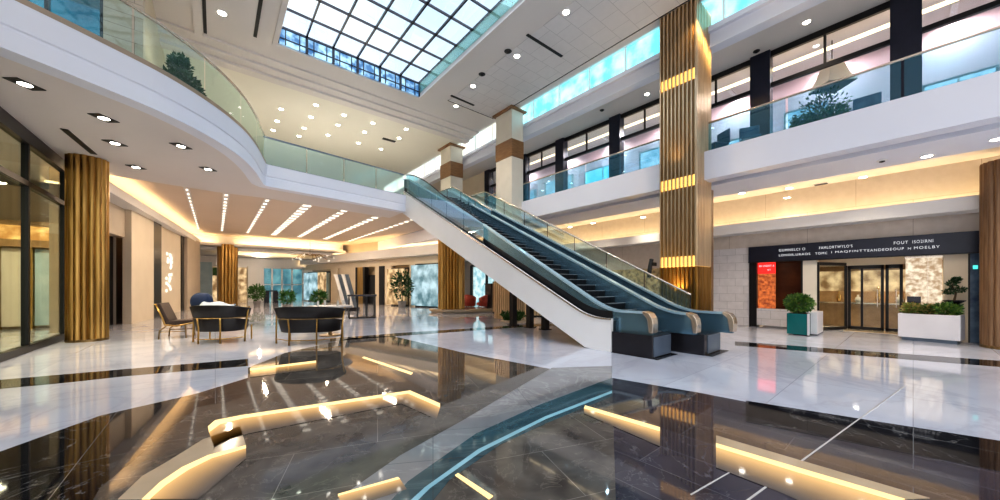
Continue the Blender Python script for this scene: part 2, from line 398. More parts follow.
# ================================================================== LEVELS
ZL, ZLS = 5.75, 5.0        # left wing: upper floor, soffit
ZR, ZRS = 5.3, 4.5         # right wing: upper floor, soffit
ZC = 9.45                  # main ceiling
XE = 11.05                 # edge of the right wing
XW = 13.5                  # window wall of the upper right shops
XS = 15.5                  # ground floor shop front on the right

# ================================================================== FLOOR
struct('floor', MB().box(-14, 24, -7, 52, -0.2, 0), 'marble', origin=(0, 0, 0))
def inlay(pxs, mat, z=0.003, z0=0.0):
    poly = [gp(x, y) for x, y in pxs]
    return trim(MB().prism(poly, z0 + 0.0005, z), mat, origin=(0, 0, 0))
inlay([(-60, 386), (0, 380), (128, 369), (248, 359), (248, 366), (128, 376), (64, 383), (0, 389), (-60, 396)], 'black_marble')
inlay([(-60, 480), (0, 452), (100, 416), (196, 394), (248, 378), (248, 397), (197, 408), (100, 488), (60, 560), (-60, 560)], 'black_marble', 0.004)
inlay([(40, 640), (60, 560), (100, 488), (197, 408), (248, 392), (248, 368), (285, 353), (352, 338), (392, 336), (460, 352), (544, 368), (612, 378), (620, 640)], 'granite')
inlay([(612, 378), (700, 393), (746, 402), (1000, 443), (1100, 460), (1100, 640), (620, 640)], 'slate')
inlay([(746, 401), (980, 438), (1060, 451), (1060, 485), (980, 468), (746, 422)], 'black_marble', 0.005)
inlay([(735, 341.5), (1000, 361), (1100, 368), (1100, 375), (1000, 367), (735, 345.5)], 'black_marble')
inlay([(330, 338.5), (400, 333), (508, 326), (585, 322), (585, 324), (508, 328), (400, 336), (330, 341.5)], 'granite')
inlay([(612, 366), (552, 368), (464, 420), (400, 456), (330, 505), (370, 525), (408, 482), (476, 434), (540, 405), (612, 378)], 'pale_inlay', 0.005)  # bands below paint the reflection of the escalator glass on the floor
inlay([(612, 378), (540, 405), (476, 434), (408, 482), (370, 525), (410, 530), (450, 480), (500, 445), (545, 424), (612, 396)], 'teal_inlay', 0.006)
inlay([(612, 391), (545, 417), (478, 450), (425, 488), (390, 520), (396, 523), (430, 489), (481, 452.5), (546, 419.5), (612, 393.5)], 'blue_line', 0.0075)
inlay([(743, 503), (904, 386), (905, 386.5), (745, 504)], 'joint_line', 0.007)
inlay([(690, 495), (765, 452), (765.7, 452.4), (691.5, 495.7)], 'joint_line', 0.007)
def strip(pxs_top, pxs_bot, label, soft_bot=None, soft_top=None):  # warm reflections in the floor, built as flat emissive shapes
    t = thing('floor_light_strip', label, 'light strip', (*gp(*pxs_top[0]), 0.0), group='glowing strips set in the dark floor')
    MB().prism([gp(*p) for p in pxs_top + pxs_bot[::-1]], 0.0005, 0.009).build('diffuser', 'led', t)  # bright core of the imitated reflection
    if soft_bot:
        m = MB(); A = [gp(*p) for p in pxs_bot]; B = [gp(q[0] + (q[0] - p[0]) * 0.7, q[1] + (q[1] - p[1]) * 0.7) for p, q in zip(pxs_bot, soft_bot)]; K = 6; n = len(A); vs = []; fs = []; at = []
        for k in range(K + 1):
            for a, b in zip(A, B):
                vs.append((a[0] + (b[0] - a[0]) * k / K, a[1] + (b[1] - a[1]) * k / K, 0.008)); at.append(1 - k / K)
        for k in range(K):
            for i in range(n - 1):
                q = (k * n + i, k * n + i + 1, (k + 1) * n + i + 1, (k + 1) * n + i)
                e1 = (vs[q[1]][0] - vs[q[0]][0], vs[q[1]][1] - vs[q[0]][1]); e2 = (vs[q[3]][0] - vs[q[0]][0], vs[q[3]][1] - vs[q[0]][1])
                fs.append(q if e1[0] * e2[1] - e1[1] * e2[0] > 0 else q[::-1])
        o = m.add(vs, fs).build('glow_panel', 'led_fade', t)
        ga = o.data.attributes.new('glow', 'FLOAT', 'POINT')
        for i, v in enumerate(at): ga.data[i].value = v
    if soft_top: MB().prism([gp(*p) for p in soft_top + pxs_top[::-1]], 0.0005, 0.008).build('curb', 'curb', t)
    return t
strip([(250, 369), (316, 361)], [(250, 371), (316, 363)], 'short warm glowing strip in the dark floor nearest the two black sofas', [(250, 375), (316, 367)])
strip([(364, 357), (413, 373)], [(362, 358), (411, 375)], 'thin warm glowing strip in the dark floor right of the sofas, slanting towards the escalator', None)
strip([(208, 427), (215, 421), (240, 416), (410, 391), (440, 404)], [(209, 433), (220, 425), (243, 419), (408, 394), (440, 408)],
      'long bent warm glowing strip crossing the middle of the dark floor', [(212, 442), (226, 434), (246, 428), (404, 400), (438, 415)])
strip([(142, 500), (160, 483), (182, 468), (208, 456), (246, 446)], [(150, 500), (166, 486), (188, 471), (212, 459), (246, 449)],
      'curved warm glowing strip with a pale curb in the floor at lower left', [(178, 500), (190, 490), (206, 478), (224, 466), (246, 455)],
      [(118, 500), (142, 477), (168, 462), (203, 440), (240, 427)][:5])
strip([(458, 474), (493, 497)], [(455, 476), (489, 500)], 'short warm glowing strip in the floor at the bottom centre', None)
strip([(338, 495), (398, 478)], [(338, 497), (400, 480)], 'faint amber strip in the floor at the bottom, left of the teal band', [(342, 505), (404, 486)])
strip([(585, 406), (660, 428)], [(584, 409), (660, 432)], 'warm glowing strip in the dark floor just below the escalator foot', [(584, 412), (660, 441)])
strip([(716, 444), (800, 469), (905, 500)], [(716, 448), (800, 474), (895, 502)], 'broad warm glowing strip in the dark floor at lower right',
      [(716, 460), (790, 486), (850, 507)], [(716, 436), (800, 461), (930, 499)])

# ================================================================== LEFT WING SLAB, CURVED BALCONY AND BRIDGE
edge = [(-9, 4.4), (-6, 6.2), (-4.0, 7.5), (-2.35, 8.57), (-1.5, 9.15), (-0.75, 9.75), (-0.02, 10.65), (0.55, 11.7), (0.94, 12.86), (1.16, 13.8), (1.32, 14.46)]
curve = resample(spline(edge, 8), 0.22)
bridge = [(1.32, 14.46), (6.9, 15.28)]
full = curve + [bridge[1]]
slab = [(x - 0.06, y + 0.08) for x, y in full] + [(6.9, 16.2), (10.4, 16.2), (10.4, 44), (-9, 44)]
struct('floor_upper_left', MB().prism(slab, 5.32, ZL - 0.02), 'white')
# fascia: one swept moulding with a shadow groove and a bronze toe strip
fas = [(0.0, 0.0), (0.0, 0.30), (-0.025, 0.32), (-0.025, 0.35), (0.0, 0.37), (0.05, 0.72), (0.06, 0.75), (-0.35, 0.75), (-0.35, 0.0)]
pth = [(x, y, ZLS) for x, y in resample(full, 0.2)]
trim(MB().sweep([(-u, v) for u, v in fas], pth), 'fascia', smooth=False)
# soffit behind the fascia
sof = [(x - 0.1, y + 0.12) for x, y in curve] + [(6.88, 15.4), (6.9, 17.2), (1.6, 16.5), (0.1, 16.6), (-2.8, 16.2), (-9, 16.2)]
struct('ceiling_left_soffit', MB().prism(sof, ZLS + 0.004, 5.31), 'soffit', origin=(0, 0, ZLS))

def railing(path, h, label, mat, step=1.3, rail='champagne', base='wood_rail', rail_r=0.03, gap=0.012, posts=False, base_h=0.06):
    """glass balustrade: toe rail, one pane per bay, handrail; path is 3-D (foot of the glass)"""
    t = thing('glass_railing', label, 'railing', path[0])
    MB().sweep([(-0.05, 0), (0.05, 0), (0.05, base_h), (-0.05, base_h)], path).build('base_rail', base, t)
    hp = [(p[0], p[1], p[2] + (h(i / (len(path) - 1)) if callable(h) else h)) for i, p in enumerate(path)]
    k = max(2, int(step / 0.15)); fine = resample(path, 0.15); finh = resample(hp, 0.15)
    n = min(len(fine), len(finh))
    if callable(h) or abs(len(fine) - len(finh)) > 1:
        fine = [path[0]] + [path[0]] * 0 + fine[1:]
    fr = lambda P, s: P[min(len(P) - 1, int(round(s * (len(P) - 1))))]
    total = len(fine) - 1; bays = max(1, int(round(total * 0.15 / step)))
    for b in range(bays):
        lo, hi = b / bays, (b + 1) / bays; m = MB(); q = max(2, int(k)); vs = []; fs = []
        for j in range(q + 1):
            s = lo + (hi - lo) * j / q
            if j == 0: s += 0.006 / max(1, bays) * 2
            if j == q: s -= 0.006 / max(1, bays) * 2
            def at(P):
                x = s * (len(P) - 1); i = min(len(P) - 2, int(x)); u = x - i
                return tuple(a + (c - a) * u for a, c in zip(P[i], P[i + 1]))
            a, c = at(fine), at(finh)
            vs += [(a[0], a[1], a[2] + base_h * 0.5), (c[0], c[1], c[2] - 0.005)]
        for j in range(q): fs.append((2 * j, 2 * j + 2, 2 * j + 3, 2 * j + 1))
        m.add(vs, fs).build('glass_panel', mat, t)
        if posts:
            p0 = vs[0]; p1 = vs[1]
            MB().tube([p0, p1], 0.014, 6).build('post', 'dark_frame', t)
    if posts:
        MB().tube([vs[-2], vs[-1]], 0.022, 6).build('post', 'dark_frame', t)
    MB().tube(finh, rail_r, 8).build('handrail', rail, t, smooth=True)
    return t
inner = lambda P, d: [(p[0] + d[0], p[1] + d[1], p[2]) for p in P]
rl = [(x, y, ZL) for x, y in resample(curve, 0.2)][10:]
railing(rl, 1.0, 'curved glass railing along the rounded balcony edge at upper left', 'rail_glass', 1.5, base_h=0.1)
br = resample([(1.3, 14.62, ZL), (6.88, 15.42, ZL)], 0.2)
railing(br, 1.02, 'straight glass railing along the front of the bridge left of the escalator', 'bridge_glass', 1.45, rail='graphite_lit', base='graphite_lit')

# ================================================================== RIGHT WING SLAB
struct('floor_upper_right', MB().box(XE, 21, -7, 34, ZR - 0.3, ZR), 'white')
fr = [(0.0, 0.0), (0.0, 0.28), (-0.02, 0.3), (-0.02, 0.33), (0.0, 0.35), (0.04, 0.76), (0.06, 0.8), (-0.4, 0.8), (-0.4, 0.0)]
trim(MB().sweep([(u, v) for u, v in fr], [(XE, 32, ZRS), (XE, 14, ZRS), (XE, 5.0, ZRS)][::1]), 'fascia')
trim(MB().sweep([(u, v) for u, v in fr], [(XE, 3.95, ZRS), (XE, -1, ZRS), (XE, -7, ZRS)]), 'fascia')
struct('ceiling_right_soffit', MB().box(XE + 0.39, 13.0, -7, 32, ZRS, ZRS + 0.45), 'fascia')
struct('ceiling_right_recess', MB().box(13.0, 18.5, -7, 32, 4.85, ZRS + 0.5), 'soffit')
# cove trough above the shop fronts
trim(MB().sweep([(0, 0), (0, 0.34), (0.06, 0.34), (0.06, 0.06), (0.66, 0.06), (0.66, 0)], [(14.82, 24, 3.46), (14.82, -7, 3.46)], 0), 'white', origin=(14.82, 8, 3.46)) if False else \
    trim(MB().box(14.8, 14.86, -7, 24, 3.44, 3.8).box(14.86, XS, -7, 24, 3.44, 3.5), 'white')
tag(MB().box(15.0, 15.2, -7, 24, 3.5, 3.56).build('cove_light', 'cove_right'), 'long warm cove light above the dark shop sign at right', 'light strip')
yA = [yx(525, XE), 4.55]
railing([(XE - 0.05, y, ZR) for y in [14.2, 11, 8, 5.0]], 0.92, 'straight glass railing of the right upper gallery, behind the escalator', 'rail_glass_blue', 1.5)
railing([(XE - 0.05, y, ZR) for y in [3.9, 1, -2, -5.5]], 0.92, 'glass railing of the right upper gallery, right of the tall ribbed column', 'rail_glass_blue', 1.75)
# upper window wall
ys = [17.4, 14.1, 11.4, 8.3, 5.7, 3.12, 0.12, -1.55, -4.2]
for i, y in enumerate(ys):
    w = 0.24 if i < 2 else 0.26
    trim(MB().box(XW - 0.16, XW + 0.2, y - w, y + w, ZR, 8.9), 'navy_pillar')
for i, (a, b) in enumerate(zip(ys, ys[1:])):
    WIN[0] += 1
    y1, y0 = a - 0.26, b + 0.26
    m = MB().box(XW - 0.05, XW + 0.05, y0, y1, 8.72, 8.9).box(XW - 0.05, XW + 0.05, y0, y1, 7.78, 7.9).box(XW - 0.05, XW + 0.05, y0, y1, ZR, ZR + 0.08)
    mid = (y0 + y1) / 2 if (y1 - y0) > 2 else None
    if mid: m.box(XW - 0.035, XW + 0.035, mid - 0.03, mid + 0.03, 7.85, 8.8)
    f = struct('window_%d' % WIN[0], m, 'dark_frame')
    MB().box(XW - 0.006, XW + 0.006, y0, y1, 7.9, 8.72).build('pane', 'upper_glass', f)
    MB().box(XW - 0.006, XW + 0.006, y0, y1, ZR + 0.08, 7.78).build('pane', 'upper_glass', f)
struct('wall_right_upper_end', MB().box(XW - 0.1, XW + 0.1, 17.6, 34, ZR, 8.9), 'cream_wall')
struct('ceiling_upper_right', MB().box(XE + 0.3, 20, -7, 34, 8.9, 9.1), 'ceiling')
struct('wall_upper_shop_back', MB().box(15.75, 15.9, -7, 20, ZR, 8.9), 'pink_wall')
# inside the upper shops
for i, (a, b, mt, zt) in enumerate([(16.9, 14.6, 'sky_pane', 7.3), (13.7, 11.8, 'sky_pane', 7.5), (10.9, 8.8, 'cyan_pane', 7.4), (7.9, 6.1, 'sky_pane', 7.5), (5.3, 3.6, 'sky_pane', 6.9), (2.75, 1.75, 'sky_pane', 7.3), (0.95, 0.5, 'sky_pane', 6.7), (-0.2, -1.3, 'sky_pane', 6.9), (-1.9, -3.9, 'sky_pane', 6.9)]):
    t = thing('display_screen', 'bright pale blue panel inside the upper right shops, %s' % ordw(i, 9), 'panel', (14.85, (a + b) / 2, ZR), group='bright panels in the upper shops')  # glowing stand-in for the bright shop interior, not a real panel
    MB().box(14.84, 14.9, b, a, ZR + 0.1, zt).build('panel', mt, t)  # emissive sheet standing in for the bright shop interior
    MB().box(14.8, 14.94, b - 0.05, b, ZR, zt + 0.05).box(14.8, 14.94, a, a + 0.05, ZR, zt + 0.05).box(14.8, 14.94, b, a, zt, zt + 0.05).box(14.8, 14.94, b, a, ZR, ZR + 0.1).box(14.81, 14.93, (a + b) / 2 - 0.02, (a + b) / 2 + 0.02, ZR, zt).build('frame', 'sky_wall', t)
tag(MB().box(13.93, 14.02, -6, 17, 8.5, 8.57).build('linear_light', 'warm_line'), 'long warm line of light under the ceiling of the upper right shops', 'light')
for y in (-4, -0.7, 1.7, 4.4, 7.0, 9.8, 12.7, 16):
    t = thing('shop_light', 'slim ceiling light inside the upper right shops', 'light', (15.2, y, 8.85), group='ceiling lights inside the upper shops')
    MB().box(14.75, 15.65, y - 0.06, y + 0.06, 8.82, 8.9).build('housing', 'white', t)
    l = bpy.data.lights.new('tube', 'AREA'); l.shape = 'RECTANGLE'; l.size = 0.8; l.size_y = 0.1; l.energy = 60; l.color = (1, 0.9, 0.84)  # area lamp added to brighten the upper shops
    o = bpy.data.objects.new('tube', l); COL.objects.link(o); o.parent = t; o.location = (0, 0, -0.04)
# cornice beam and clerestory over the gallery
trim(MB().sweep([(0, 0), (0, 0.4), (-0.14, 0.46), (-0.14, 0.56), (0.4, 0.56), (0.4, 0)], [(XE, -7, 8.42), (XE, 14, 8.42), (XE, 34, 8.42)]), 'fascia') if False else \
    trim(MB().box(XE, XE + 0.35, -7, 34, 8.42, 8.95).box(XE - 0.12, XE, -7, 34, 8.82, 8.97), 'fascia')
WIN[0] += 1
f = MB()
for y in [k * 1.6 - 6 for k in range(22)]: f.box(11.72, 11.8, y, y + 0.06, 8.97, 10.4)
f.box(11.72, 11.8, -7, 29, 8.95, 9.02)
w = struct('window_%d' % WIN[0], f, 'white')
MB().box(11.82, 11.84, -7, 12.5, 9.0, 10.4).build('pane', 'cyan_pane', w)
MB().box(11.82, 11.84, 12.5, 29, 9.0, 10.4).build('pane', 'clerestory_far', w)
struct('ceiling_clerestory', MB().box(10.3, 12.0, -7, 34, 10.4, 10.5), 'white')

# ================================================================== MAIN CEILING AND SKYLIGHT
SX0, SX1, SY1, SY0 = 1.57, 6.6, 13.3, 2.0
struct('ceiling', MB().box(-8, SX0, -7, 15.0, ZC, ZC + 0.3).box(SX1, 10.45, -7, 15.0, ZC, ZC + 0.3).box(SX0, SX1, SY1, 15.0, ZC, ZC + 0.3).box(SX0, SX1, -7, SY0, ZC, ZC + 0.3), 'ceiling', origin=(0, 0, ZC))
trim(MB().box(7.7, 10.1, -6, 12.7, ZC - 0.012, ZC + 0.001), 'ceiling_tile', origin=(7.7, 0, ZC))
for xa, xb, ya, yb in [(10.1, 10.14, -6, 12.7), (7.66, 10.14, 12.7, 12.74)]:
    trim(MB().box(xa, xb, ya, yb, ZC - 0.015, ZC + 0.001), 'graphite')
# stepped mouldings at the far edge of the void
trim(MB().box(-8, 10.45, 14.3, 14.75, ZC - 0.07, ZC - 0.001).box(-8, 10.45, 14.75, 15.15, ZC - 0.15, ZC).box(-8, 10.45, 15.15, 15.55, ZC - 0.24, ZC), 'ceiling')
trim(MB().box(-0.5, -0.3, -7, 14.3, ZC - 0.1, ZC - 0.001), 'ceiling')
struct('ceiling_far', MB().box(-9, 10.4, 15.5, 30, ZC - 0.02, ZC + 0.2), 'ceiling_cream')
# skylight
cb = MB(); T = 0.14
cb.box(SX0 - T, SX0, SY0, SY1 + T, ZC - 0.05, 10.02).box(SX1, SX1 + T, SY0, SY1 + T, ZC - 0.05, 10.02).box(SX0, SX1, SY0 - T, SY0, ZC - 0.05, 10.02)
cb.box(SX0, SX1, SY1, SY1 + T, ZC - 0.05, ZC + 0.02)
WIN[0] += 1
sky = struct('window_%d' % WIN[0], cb, 'ceiling')
nx, dy = 6, 0.98; dxp = (SX1 - SX0) / nx
bars = MB()
for i in range(nx + 1): bars.box(SX0 + i * dxp - 0.025, SX0 + i * dxp + 0.025, SY0, SY1, 10.0, 10.08)
yy = []; y = SY1
while y > SY0: yy.append(y); y -= dy
for y in yy: bars.box(SX0, SX1, y - 0.022, y + 0.022, 10.0, 10.07)
bars.build('glazing_bars', 'graphite', sky)
for i in range(nx):
    MB().box(SX0 + i * dxp + 0.025, SX0 + (i + 1) * dxp - 0.025, SY0, SY1, 10.03, 10.035).build('roof_pane', 'sky_glass', sky)
for i in range(nx):
    x0, x1 = SX0 + i * dxp, SX0 + (i + 1) * dxp
    fm = MB().box(x0, x0 + 0.04, SY1 - 0.1, SY1 - 0.04, ZC, 10.02).box(x1 - 0.04, x1, SY1 - 0.1, SY1 - 0.04, ZC, 10.02).box(x0, x1, SY1 - 0.1, SY1 - 0.04, 9.96, 10.02)
    fm.box(x0 + 0.2, x0 + 0.23, SY1 - 0.09, SY1 - 0.05, ZC, 10).box(x1 - 0.23, x1 - 0.2, SY1 - 0.09, SY1 - 0.05, ZC, 10).box(x0, x1, SY1 - 0.09, SY1 - 0.05, 9.62, 9.65)
    fr_ = fm.build('side_window', 'navy_pillar', sky)
    MB().box(x0 + 0.04, x1 - 0.04, SY1 - 0.04, SY1 - 0.03, ZC, 9.98).build('pane', 'blue_pane', fr_)
MB().box(SX1 - 0.03, SX1 - 0.005, SY0, SY1, ZC + 0.12, 10.0).build('side_glazing', 'rail_glass', sky)
# slots, speakers
for (xa, xb, ya, yb, z, lab) in [(-0.28, -0.2, 5, 14.2, ZC, 'long black slot diffuser in the ceiling left of the skylight, farther from it'),
                                 (0.93, 1.02, 5, 13.4, ZC, 'long black slot diffuser in the ceiling beside the left edge of the skylight')]:
    tag(MB().box(xa, xb, ya, yb, z - 0.02, z - 0.001).build('slot_diffuser', 'black'), lab, 'air vent')
p0 = gp(527, 34, ZC); p1 = gp(562, 56, ZC)
tag(MB().seg(p0, p1, 0.1, ZC - 0.03, ZC - 0.011).build('slot_diffuser', 'black'), 'short black slot diffuser in the tiled ceiling strip right of the skylight', 'air vent')
p0 = gp(451, 95, ZC); p1 = gp(474, 105, ZC)
tag(MB().seg(p0, p1, 0.1, ZC - 0.03, ZC - 0.011).build('slot_diffuser', 'black'), 'small black slot diffuser in the tiled ceiling strip near the far column', 'air vent')
p0 = gp(64, 129, ZLS); p1 = gp(94, 154, ZLS)
tag(MB().seg(p0, p1, 0.12, ZLS - 0.012, ZLS + 0.003).build('slot_diffuser', 'black'), 'black slot diffuser in the balcony soffit above the left shop window', 'air vent')
for i, (px, py) in enumerate([(482, 74), (508, 51)]):
    x, y = gp(px, py, ZC)
    t = thing('ceiling_speaker', 'round black ceiling speaker in the tiled strip right of the skylight, ' + ['farther one', 'nearer one'][i], 'speaker', (x, y, ZC - 0.012))
    MB().lathe([(0.0, -0.02), (0.1, -0.02), (0.13, 0.0)], (x, y, ZC - 0.012)).build('grille', 'black', t)
    MB().lathe([(0.03, -0.03), (0.05, -0.028), (0.06, -0.02)], (x, y, ZC - 0.012), 12).build('cone', 'graphite', t)

# ================================================================== DOWNLIGHTS
def lamp(name, loc, e, col, parent, ang=120, r=0.05):
    l = bpy.data.lights.new(name, 'SPOT'); l.energy = e; l.color = col; l.spot_size = math.radians(ang); l.spot_blend = 0.8; l.shadow_soft_size = r
    o = bpy.data.objects.new(name, l); COL.objects.link(o); o.parent = parent; o.location = loc
    return o
WARM = (1.0, 0.85, 0.68)
def downlights(pxs, z, label, group, r=0.08, e=0, square=False, lens='lens', drop=0.0, rot=0.0, col=WARM):
    pxs = sorted(pxs); proto = None
    for i, (px, py) in enumerate(pxs):
        x, y = gp(px, py, z)
        lab = label % ordw(i, len(pxs)) if '%s' in label else label
        if proto is None:
            t = thing('downlight', lab, 'ceiling light', (x, y, z), rot, group)
            if square:
                MB().box(-r * 2.1, r * 2.1, -r * 1.35, r * 1.35, -0.012, 0.002).build('trim_plate', 'black', t, local=True)
            else:
                MB().lathe([(r * 1.0, -0.004), (r * 1.05, -0.012), (r * 1.3, -0.01), (r * 1.35, 0.002)], n=20).build('trim_ring', 'white', t, local=True)
            MB().lathe([(r * 0.02, -0.018), (r * 0.9, -0.016), (r, -0.004)], n=20).build('lens', lens, t, local=True)
            if e: lamp('bulb', (0, 0, -0.03), e, col, t, r=r * 0.6)
            proto = t
        else:
            t = dup(proto, (x, y, z), None, lab)
downlights([(25, 84), (104, 118), (115, 143), (136, 167), (181, 146), (208, 169)], ZLS, 'recessed downlight on a black plate in the rounded balcony soffit, %s', 'downlights in the rounded balcony soffit', 0.09, 120, True, rot=0.9)
downlights([(566, 12), (517, 56), (473, 86), (456, 106)], ZC - 0.012, 'round downlight in the tiled ceiling strip right of the skylight, %s', 'downlights beside the skylight', 0.09, 200)
downlights([(222, 13)], ZC, 'round downlight in the ceiling between the two long slots at upper left', 'downlights at upper left', 0.1, 200)
downlights([(316, 105), (281, 109), (344, 115), (311, 117), (277, 121), (338, 125), (373, 123), (304, 128), (328, 135), (364.5, 132), (358.5, 143), (399, 138), (381, 149), (406, 129), (299, 136), (273, 130)],
           ZC - 0.02, 'small round downlight in the cream ceiling beyond the bridge, %s', 'downlights over the far upper hall', 0.09, 85, col=(1, 0.93, 0.8))
downlights([(742, 193), (789, 188), (787, 197.6), (863, 177), (927, 156), (997, 139)], ZRS, 'round downlight in the pale soffit above the right shop front, %s', 'downlights in the right soffit', 0.085, 90)
downlights([(570, 227), (593, 223), (643, 217)], ZRS, 'small round downlight in the soffit between escalator and ribbed column, %s', 'downlights behind the escalator', 0.1, 90)
downlights([(647, 94), (806.5, 22)], 8.9, 'small downlight under the roof of the right upper gallery, %s', 'downlights of the upper gallery', 0.08, 130)
for i, (px, py, z) in enumerate([(882, 160, ZRS), (602, 110, 8.9), (756.5, 51, 8.9)]):
    x, y = gp(px, py, z)
    t = thing('sprinkler', ['small black ceiling sensor in the soffit above the right shop sign', 'tiny dark ceiling sensor under the gallery roof left of the ribbed column', 'round black ceiling speaker under the gallery roof right of the ribbed column'][i], ['sensor', 'sensor', 'speaker'][i], (x, y, z))
    MB().lathe([(0.09, 0.002), (0.09, -0.02), (0.05, -0.03)], (x, y, z), 16).build('plate', 'white' if i == 0 else 'black', t)
    MB().lathe([(0.05, -0.02), (0.05, -0.05), (0.02, -0.06)], (x, y, z), 12).build('head', 'black', t)
x, y = gp(821, 184, ZRS)
t = thing('ceiling_vent', 'small dark rectangular air vent in the soffit above the shop sign', 'air vent', (x, y, ZRS))
MB().box(x - 0.1, x + 0.1, y - 0.16, y + 0.16, ZRS - 0.012, ZRS + 0.002).build('frame', 'white', t)
MB().box(x - 0.08, x + 0.08, y - 0.14, y + 0.14, ZRS - 0.016, ZRS - 0.004).build('grille', 'black', t)
x, y = gp(389, 140, ZC - 0.02)
t = thing('ceiling_vent', 'small dark rectangular air vent in the cream ceiling beyond the bridge', 'air vent', (x, y, ZC - 0.02))
MB().box(x - 0.35, x + 0.35, y - 0.12, y + 0.12, ZC - 0.035, ZC - 0.018).build('grille', 'black', t)

# ================================================================== COLUMNS
def fluted(name, label, x, y, R, z1, n, mat, z0=0.0, plinth=None, cap=None):
    t = thing(name, label, 'column', (x, y, z0))
    fl = lambda a: 0.9 + 0.1 * abs(math.cos(a * n / 2))
    MB().lathe([(R, 0.0), (R, z1 - z0)], (x, y, z0), n * 8, flute=fl).build('shaft', mat, t, smooth=False)
    MB().lathe([(R * 1.0, 0), (R * 1.0, 0.06), (R * 0.96, 0.07)], (x, y, z0), 48).build('base_ring', 'gold_dark', t, smooth=False)
    return t
fluted('fluted_column', 'gold fluted column at far left beside the dark framed shop window', -2.7, 14.5, 0.4, ZLS, 16, 'gold')
fluted('fluted_column', 'thick brown-gold fluted column at the right edge of the picture', 14.62, -1.5, 0.45, ZRS, 22, 'wood_gold')
xc, yc = 10.45, 16.95
fluted('fluted_column', 'wide gold fluted column standing on a pale plinth behind the escalator', xc, yc, 0.76, 5.0, 26, 'gold')
t = thing('column_plinth', 'low pale wooden bench plinth around the wide gold column behind the escalator', 'plinth', (xc + 0.3, yc - 0.3, 0))
MB().prism([(xc - 0.95, yc + 0.9), (xc - 0.95, yc - 0.6), (xc + 0.2, yc - 1.3), (xc + 2.0, yc - 1.6), (xc + 2.0, yc + 0.2)], 0.06, 0.22).build('top_slab', 'curb', t, bevel=0.02)
MB().prism([(xc - 0.85, yc + 0.8), (xc - 0.85, yc - 0.5), (xc + 0.2, yc - 1.2), (xc + 1.9, yc - 1.5), (xc + 1.9, yc + 0.1)], 0.0, 0.06).build('kick_board', 'beige_wall', t)
# upper cream columns with a wood band
def banded(label, x0, x1, y0, y1, zb0, zb1, z0):
    t = thing('banded_column', label, 'column', ((x0 + x1) / 2, (y0 + y1) / 2, z0))
    MB().box(x0, x1, y0, y1, z0, zb0 - 0.01).build('lower_shaft', 'panel_cream', t, bevel=0.012)
    MB().box(x0 - 0.015, x1 + 0.015, y0 - 0.015, y1 + 0.015, zb0, zb1).build('wood_band', 'wood_band', t)
    MB().box(x0, x1, y0, y1, zb1 + 0.01, ZC - 0.12).build('upper_shaft', 'panel_cream', t, bevel=0.012)
    MB().box(x0 - 0.12, x1 + 0.12, y0 - 0.12, y1 + 0.12, ZC - 0.12, ZC - 0.04).build('capital', 'wood_band', t)
    m = (y0 + y1) / 2
    return t
banded('tall cream column with a brown wood band, nearer of the two behind the escalator', 10.05, 10.75, 11.3, 12.4, 7.25, 8.02, 2.6)
banded('cream column with a brown wood band at the far end of the bridge', 10.05, 10.85, 16.4, 17.5, 7.65, 8.45, 5.0)
t = thing('slatted_column', 'brown slatted column base seen under the escalator beside the ferns', 'column', (10.4, 11.85, 0))
MB().box(10.02, 10.78, 11.25, 12.45, 0, 2.6).build('core', 'gold_dark', t)
m = MB()
for k in range(9): m.box(9.97, 10.03, 11.27 + k * 0.135, 11.34 + k * 0.135, 0, 2.6)
for k in range(6): m.box(10.05 + k * 0.125, 10.11 + k * 0.125, 11.2, 11.26, 0, 2.6)
m.build('slats', 'bronze', t)
# the big ribbed column
t = thing('ribbed_column', 'very tall square column clad in bronze ribs with glowing gold bands', 'column', (10.68, 4.3, 0))
ax0, ax1, ay0, ay1 = 10.14, 11.25, 3.78, 4.86
MB().box(ax0 + 0.05, ax1 - 0.05, ay0 + 0.05, ay1 - 0.05, 0, ZC).build('core', 'gold_dark', t)
def ribs(z0, z1, mat, name, w=0.062, g=0.108, d=0.075):
    m = MB()
    k = 0; y = ay0
    while y < ay1 - 0.02:
        m.prism([(ax0 + 0.06, y), (ax0 + 0.06 - d * 0.9, y + w * 0.2), (ax0 + 0.06 - d * 0.9, y + w * 0.8), (ax0 + 0.06, y + w)], z0, z1); y += g
    x = ax0 + 0.01
    while x < ax1 - 0.02:
        m.prism([(x, ay0 + 0.06), (x + w * 0.2, ay0 + 0.06 - d * 0.9), (x + w * 0.8, ay0 + 0.06 - d * 0.9), (x + w, ay0 + 0.06)], z0, z1); x += g
    m.build(name, mat, t)
ribs(0, 2.05, 'gold', 'lower_ribs')
ribs(2.06, 4.35, 'bronze', 'middle_ribs')
ribs(4.36, 7.3, 'bronze', 'upper_ribs')
ribs(7.31, ZC - 0.02, 'bronze', 'top_ribs')
for z in (2.06, 4.31, 7.26): 
    m = MB().box(ax0 + 0.04, ax1 - 0.06, ay0 + 0.042, ay0 + 0.05, z - 0.02, z + 0.28).box(ax0 + 0.042, ax0 + 0.05, ay0 + 0.04, ay1 - 0.05, z - 0.02, z + 0.28)
    m.build('glow_band', 'column_glow', t)
MB().box(ax1 - 0.06, ax1 + 0.2, ay0 + 0.03, ay1, 0, 4.35).build('side_panel', 'wood_gold', t)
def wash(x, y, z, e, name, par, rx, rz, col=(1.0, 0.62, 0.2), ang=100):
    l = bpy.data.lights.new(name, 'SPOT'); l.energy = e; l.color = col; l.spot_size = math.radians(ang); l.spot_blend = 1; l.shadow_soft_size = 0.05
    o = bpy.data.objects.new(name, l); COL.objects.link(o); o.location = (x, y, z); o.rotation_euler = (rx, 0, rz)
    if par: o.parent = par; o.location = (x - ORG[par.name][0], y - ORG[par.name][1], z - ORG[par.name][2])
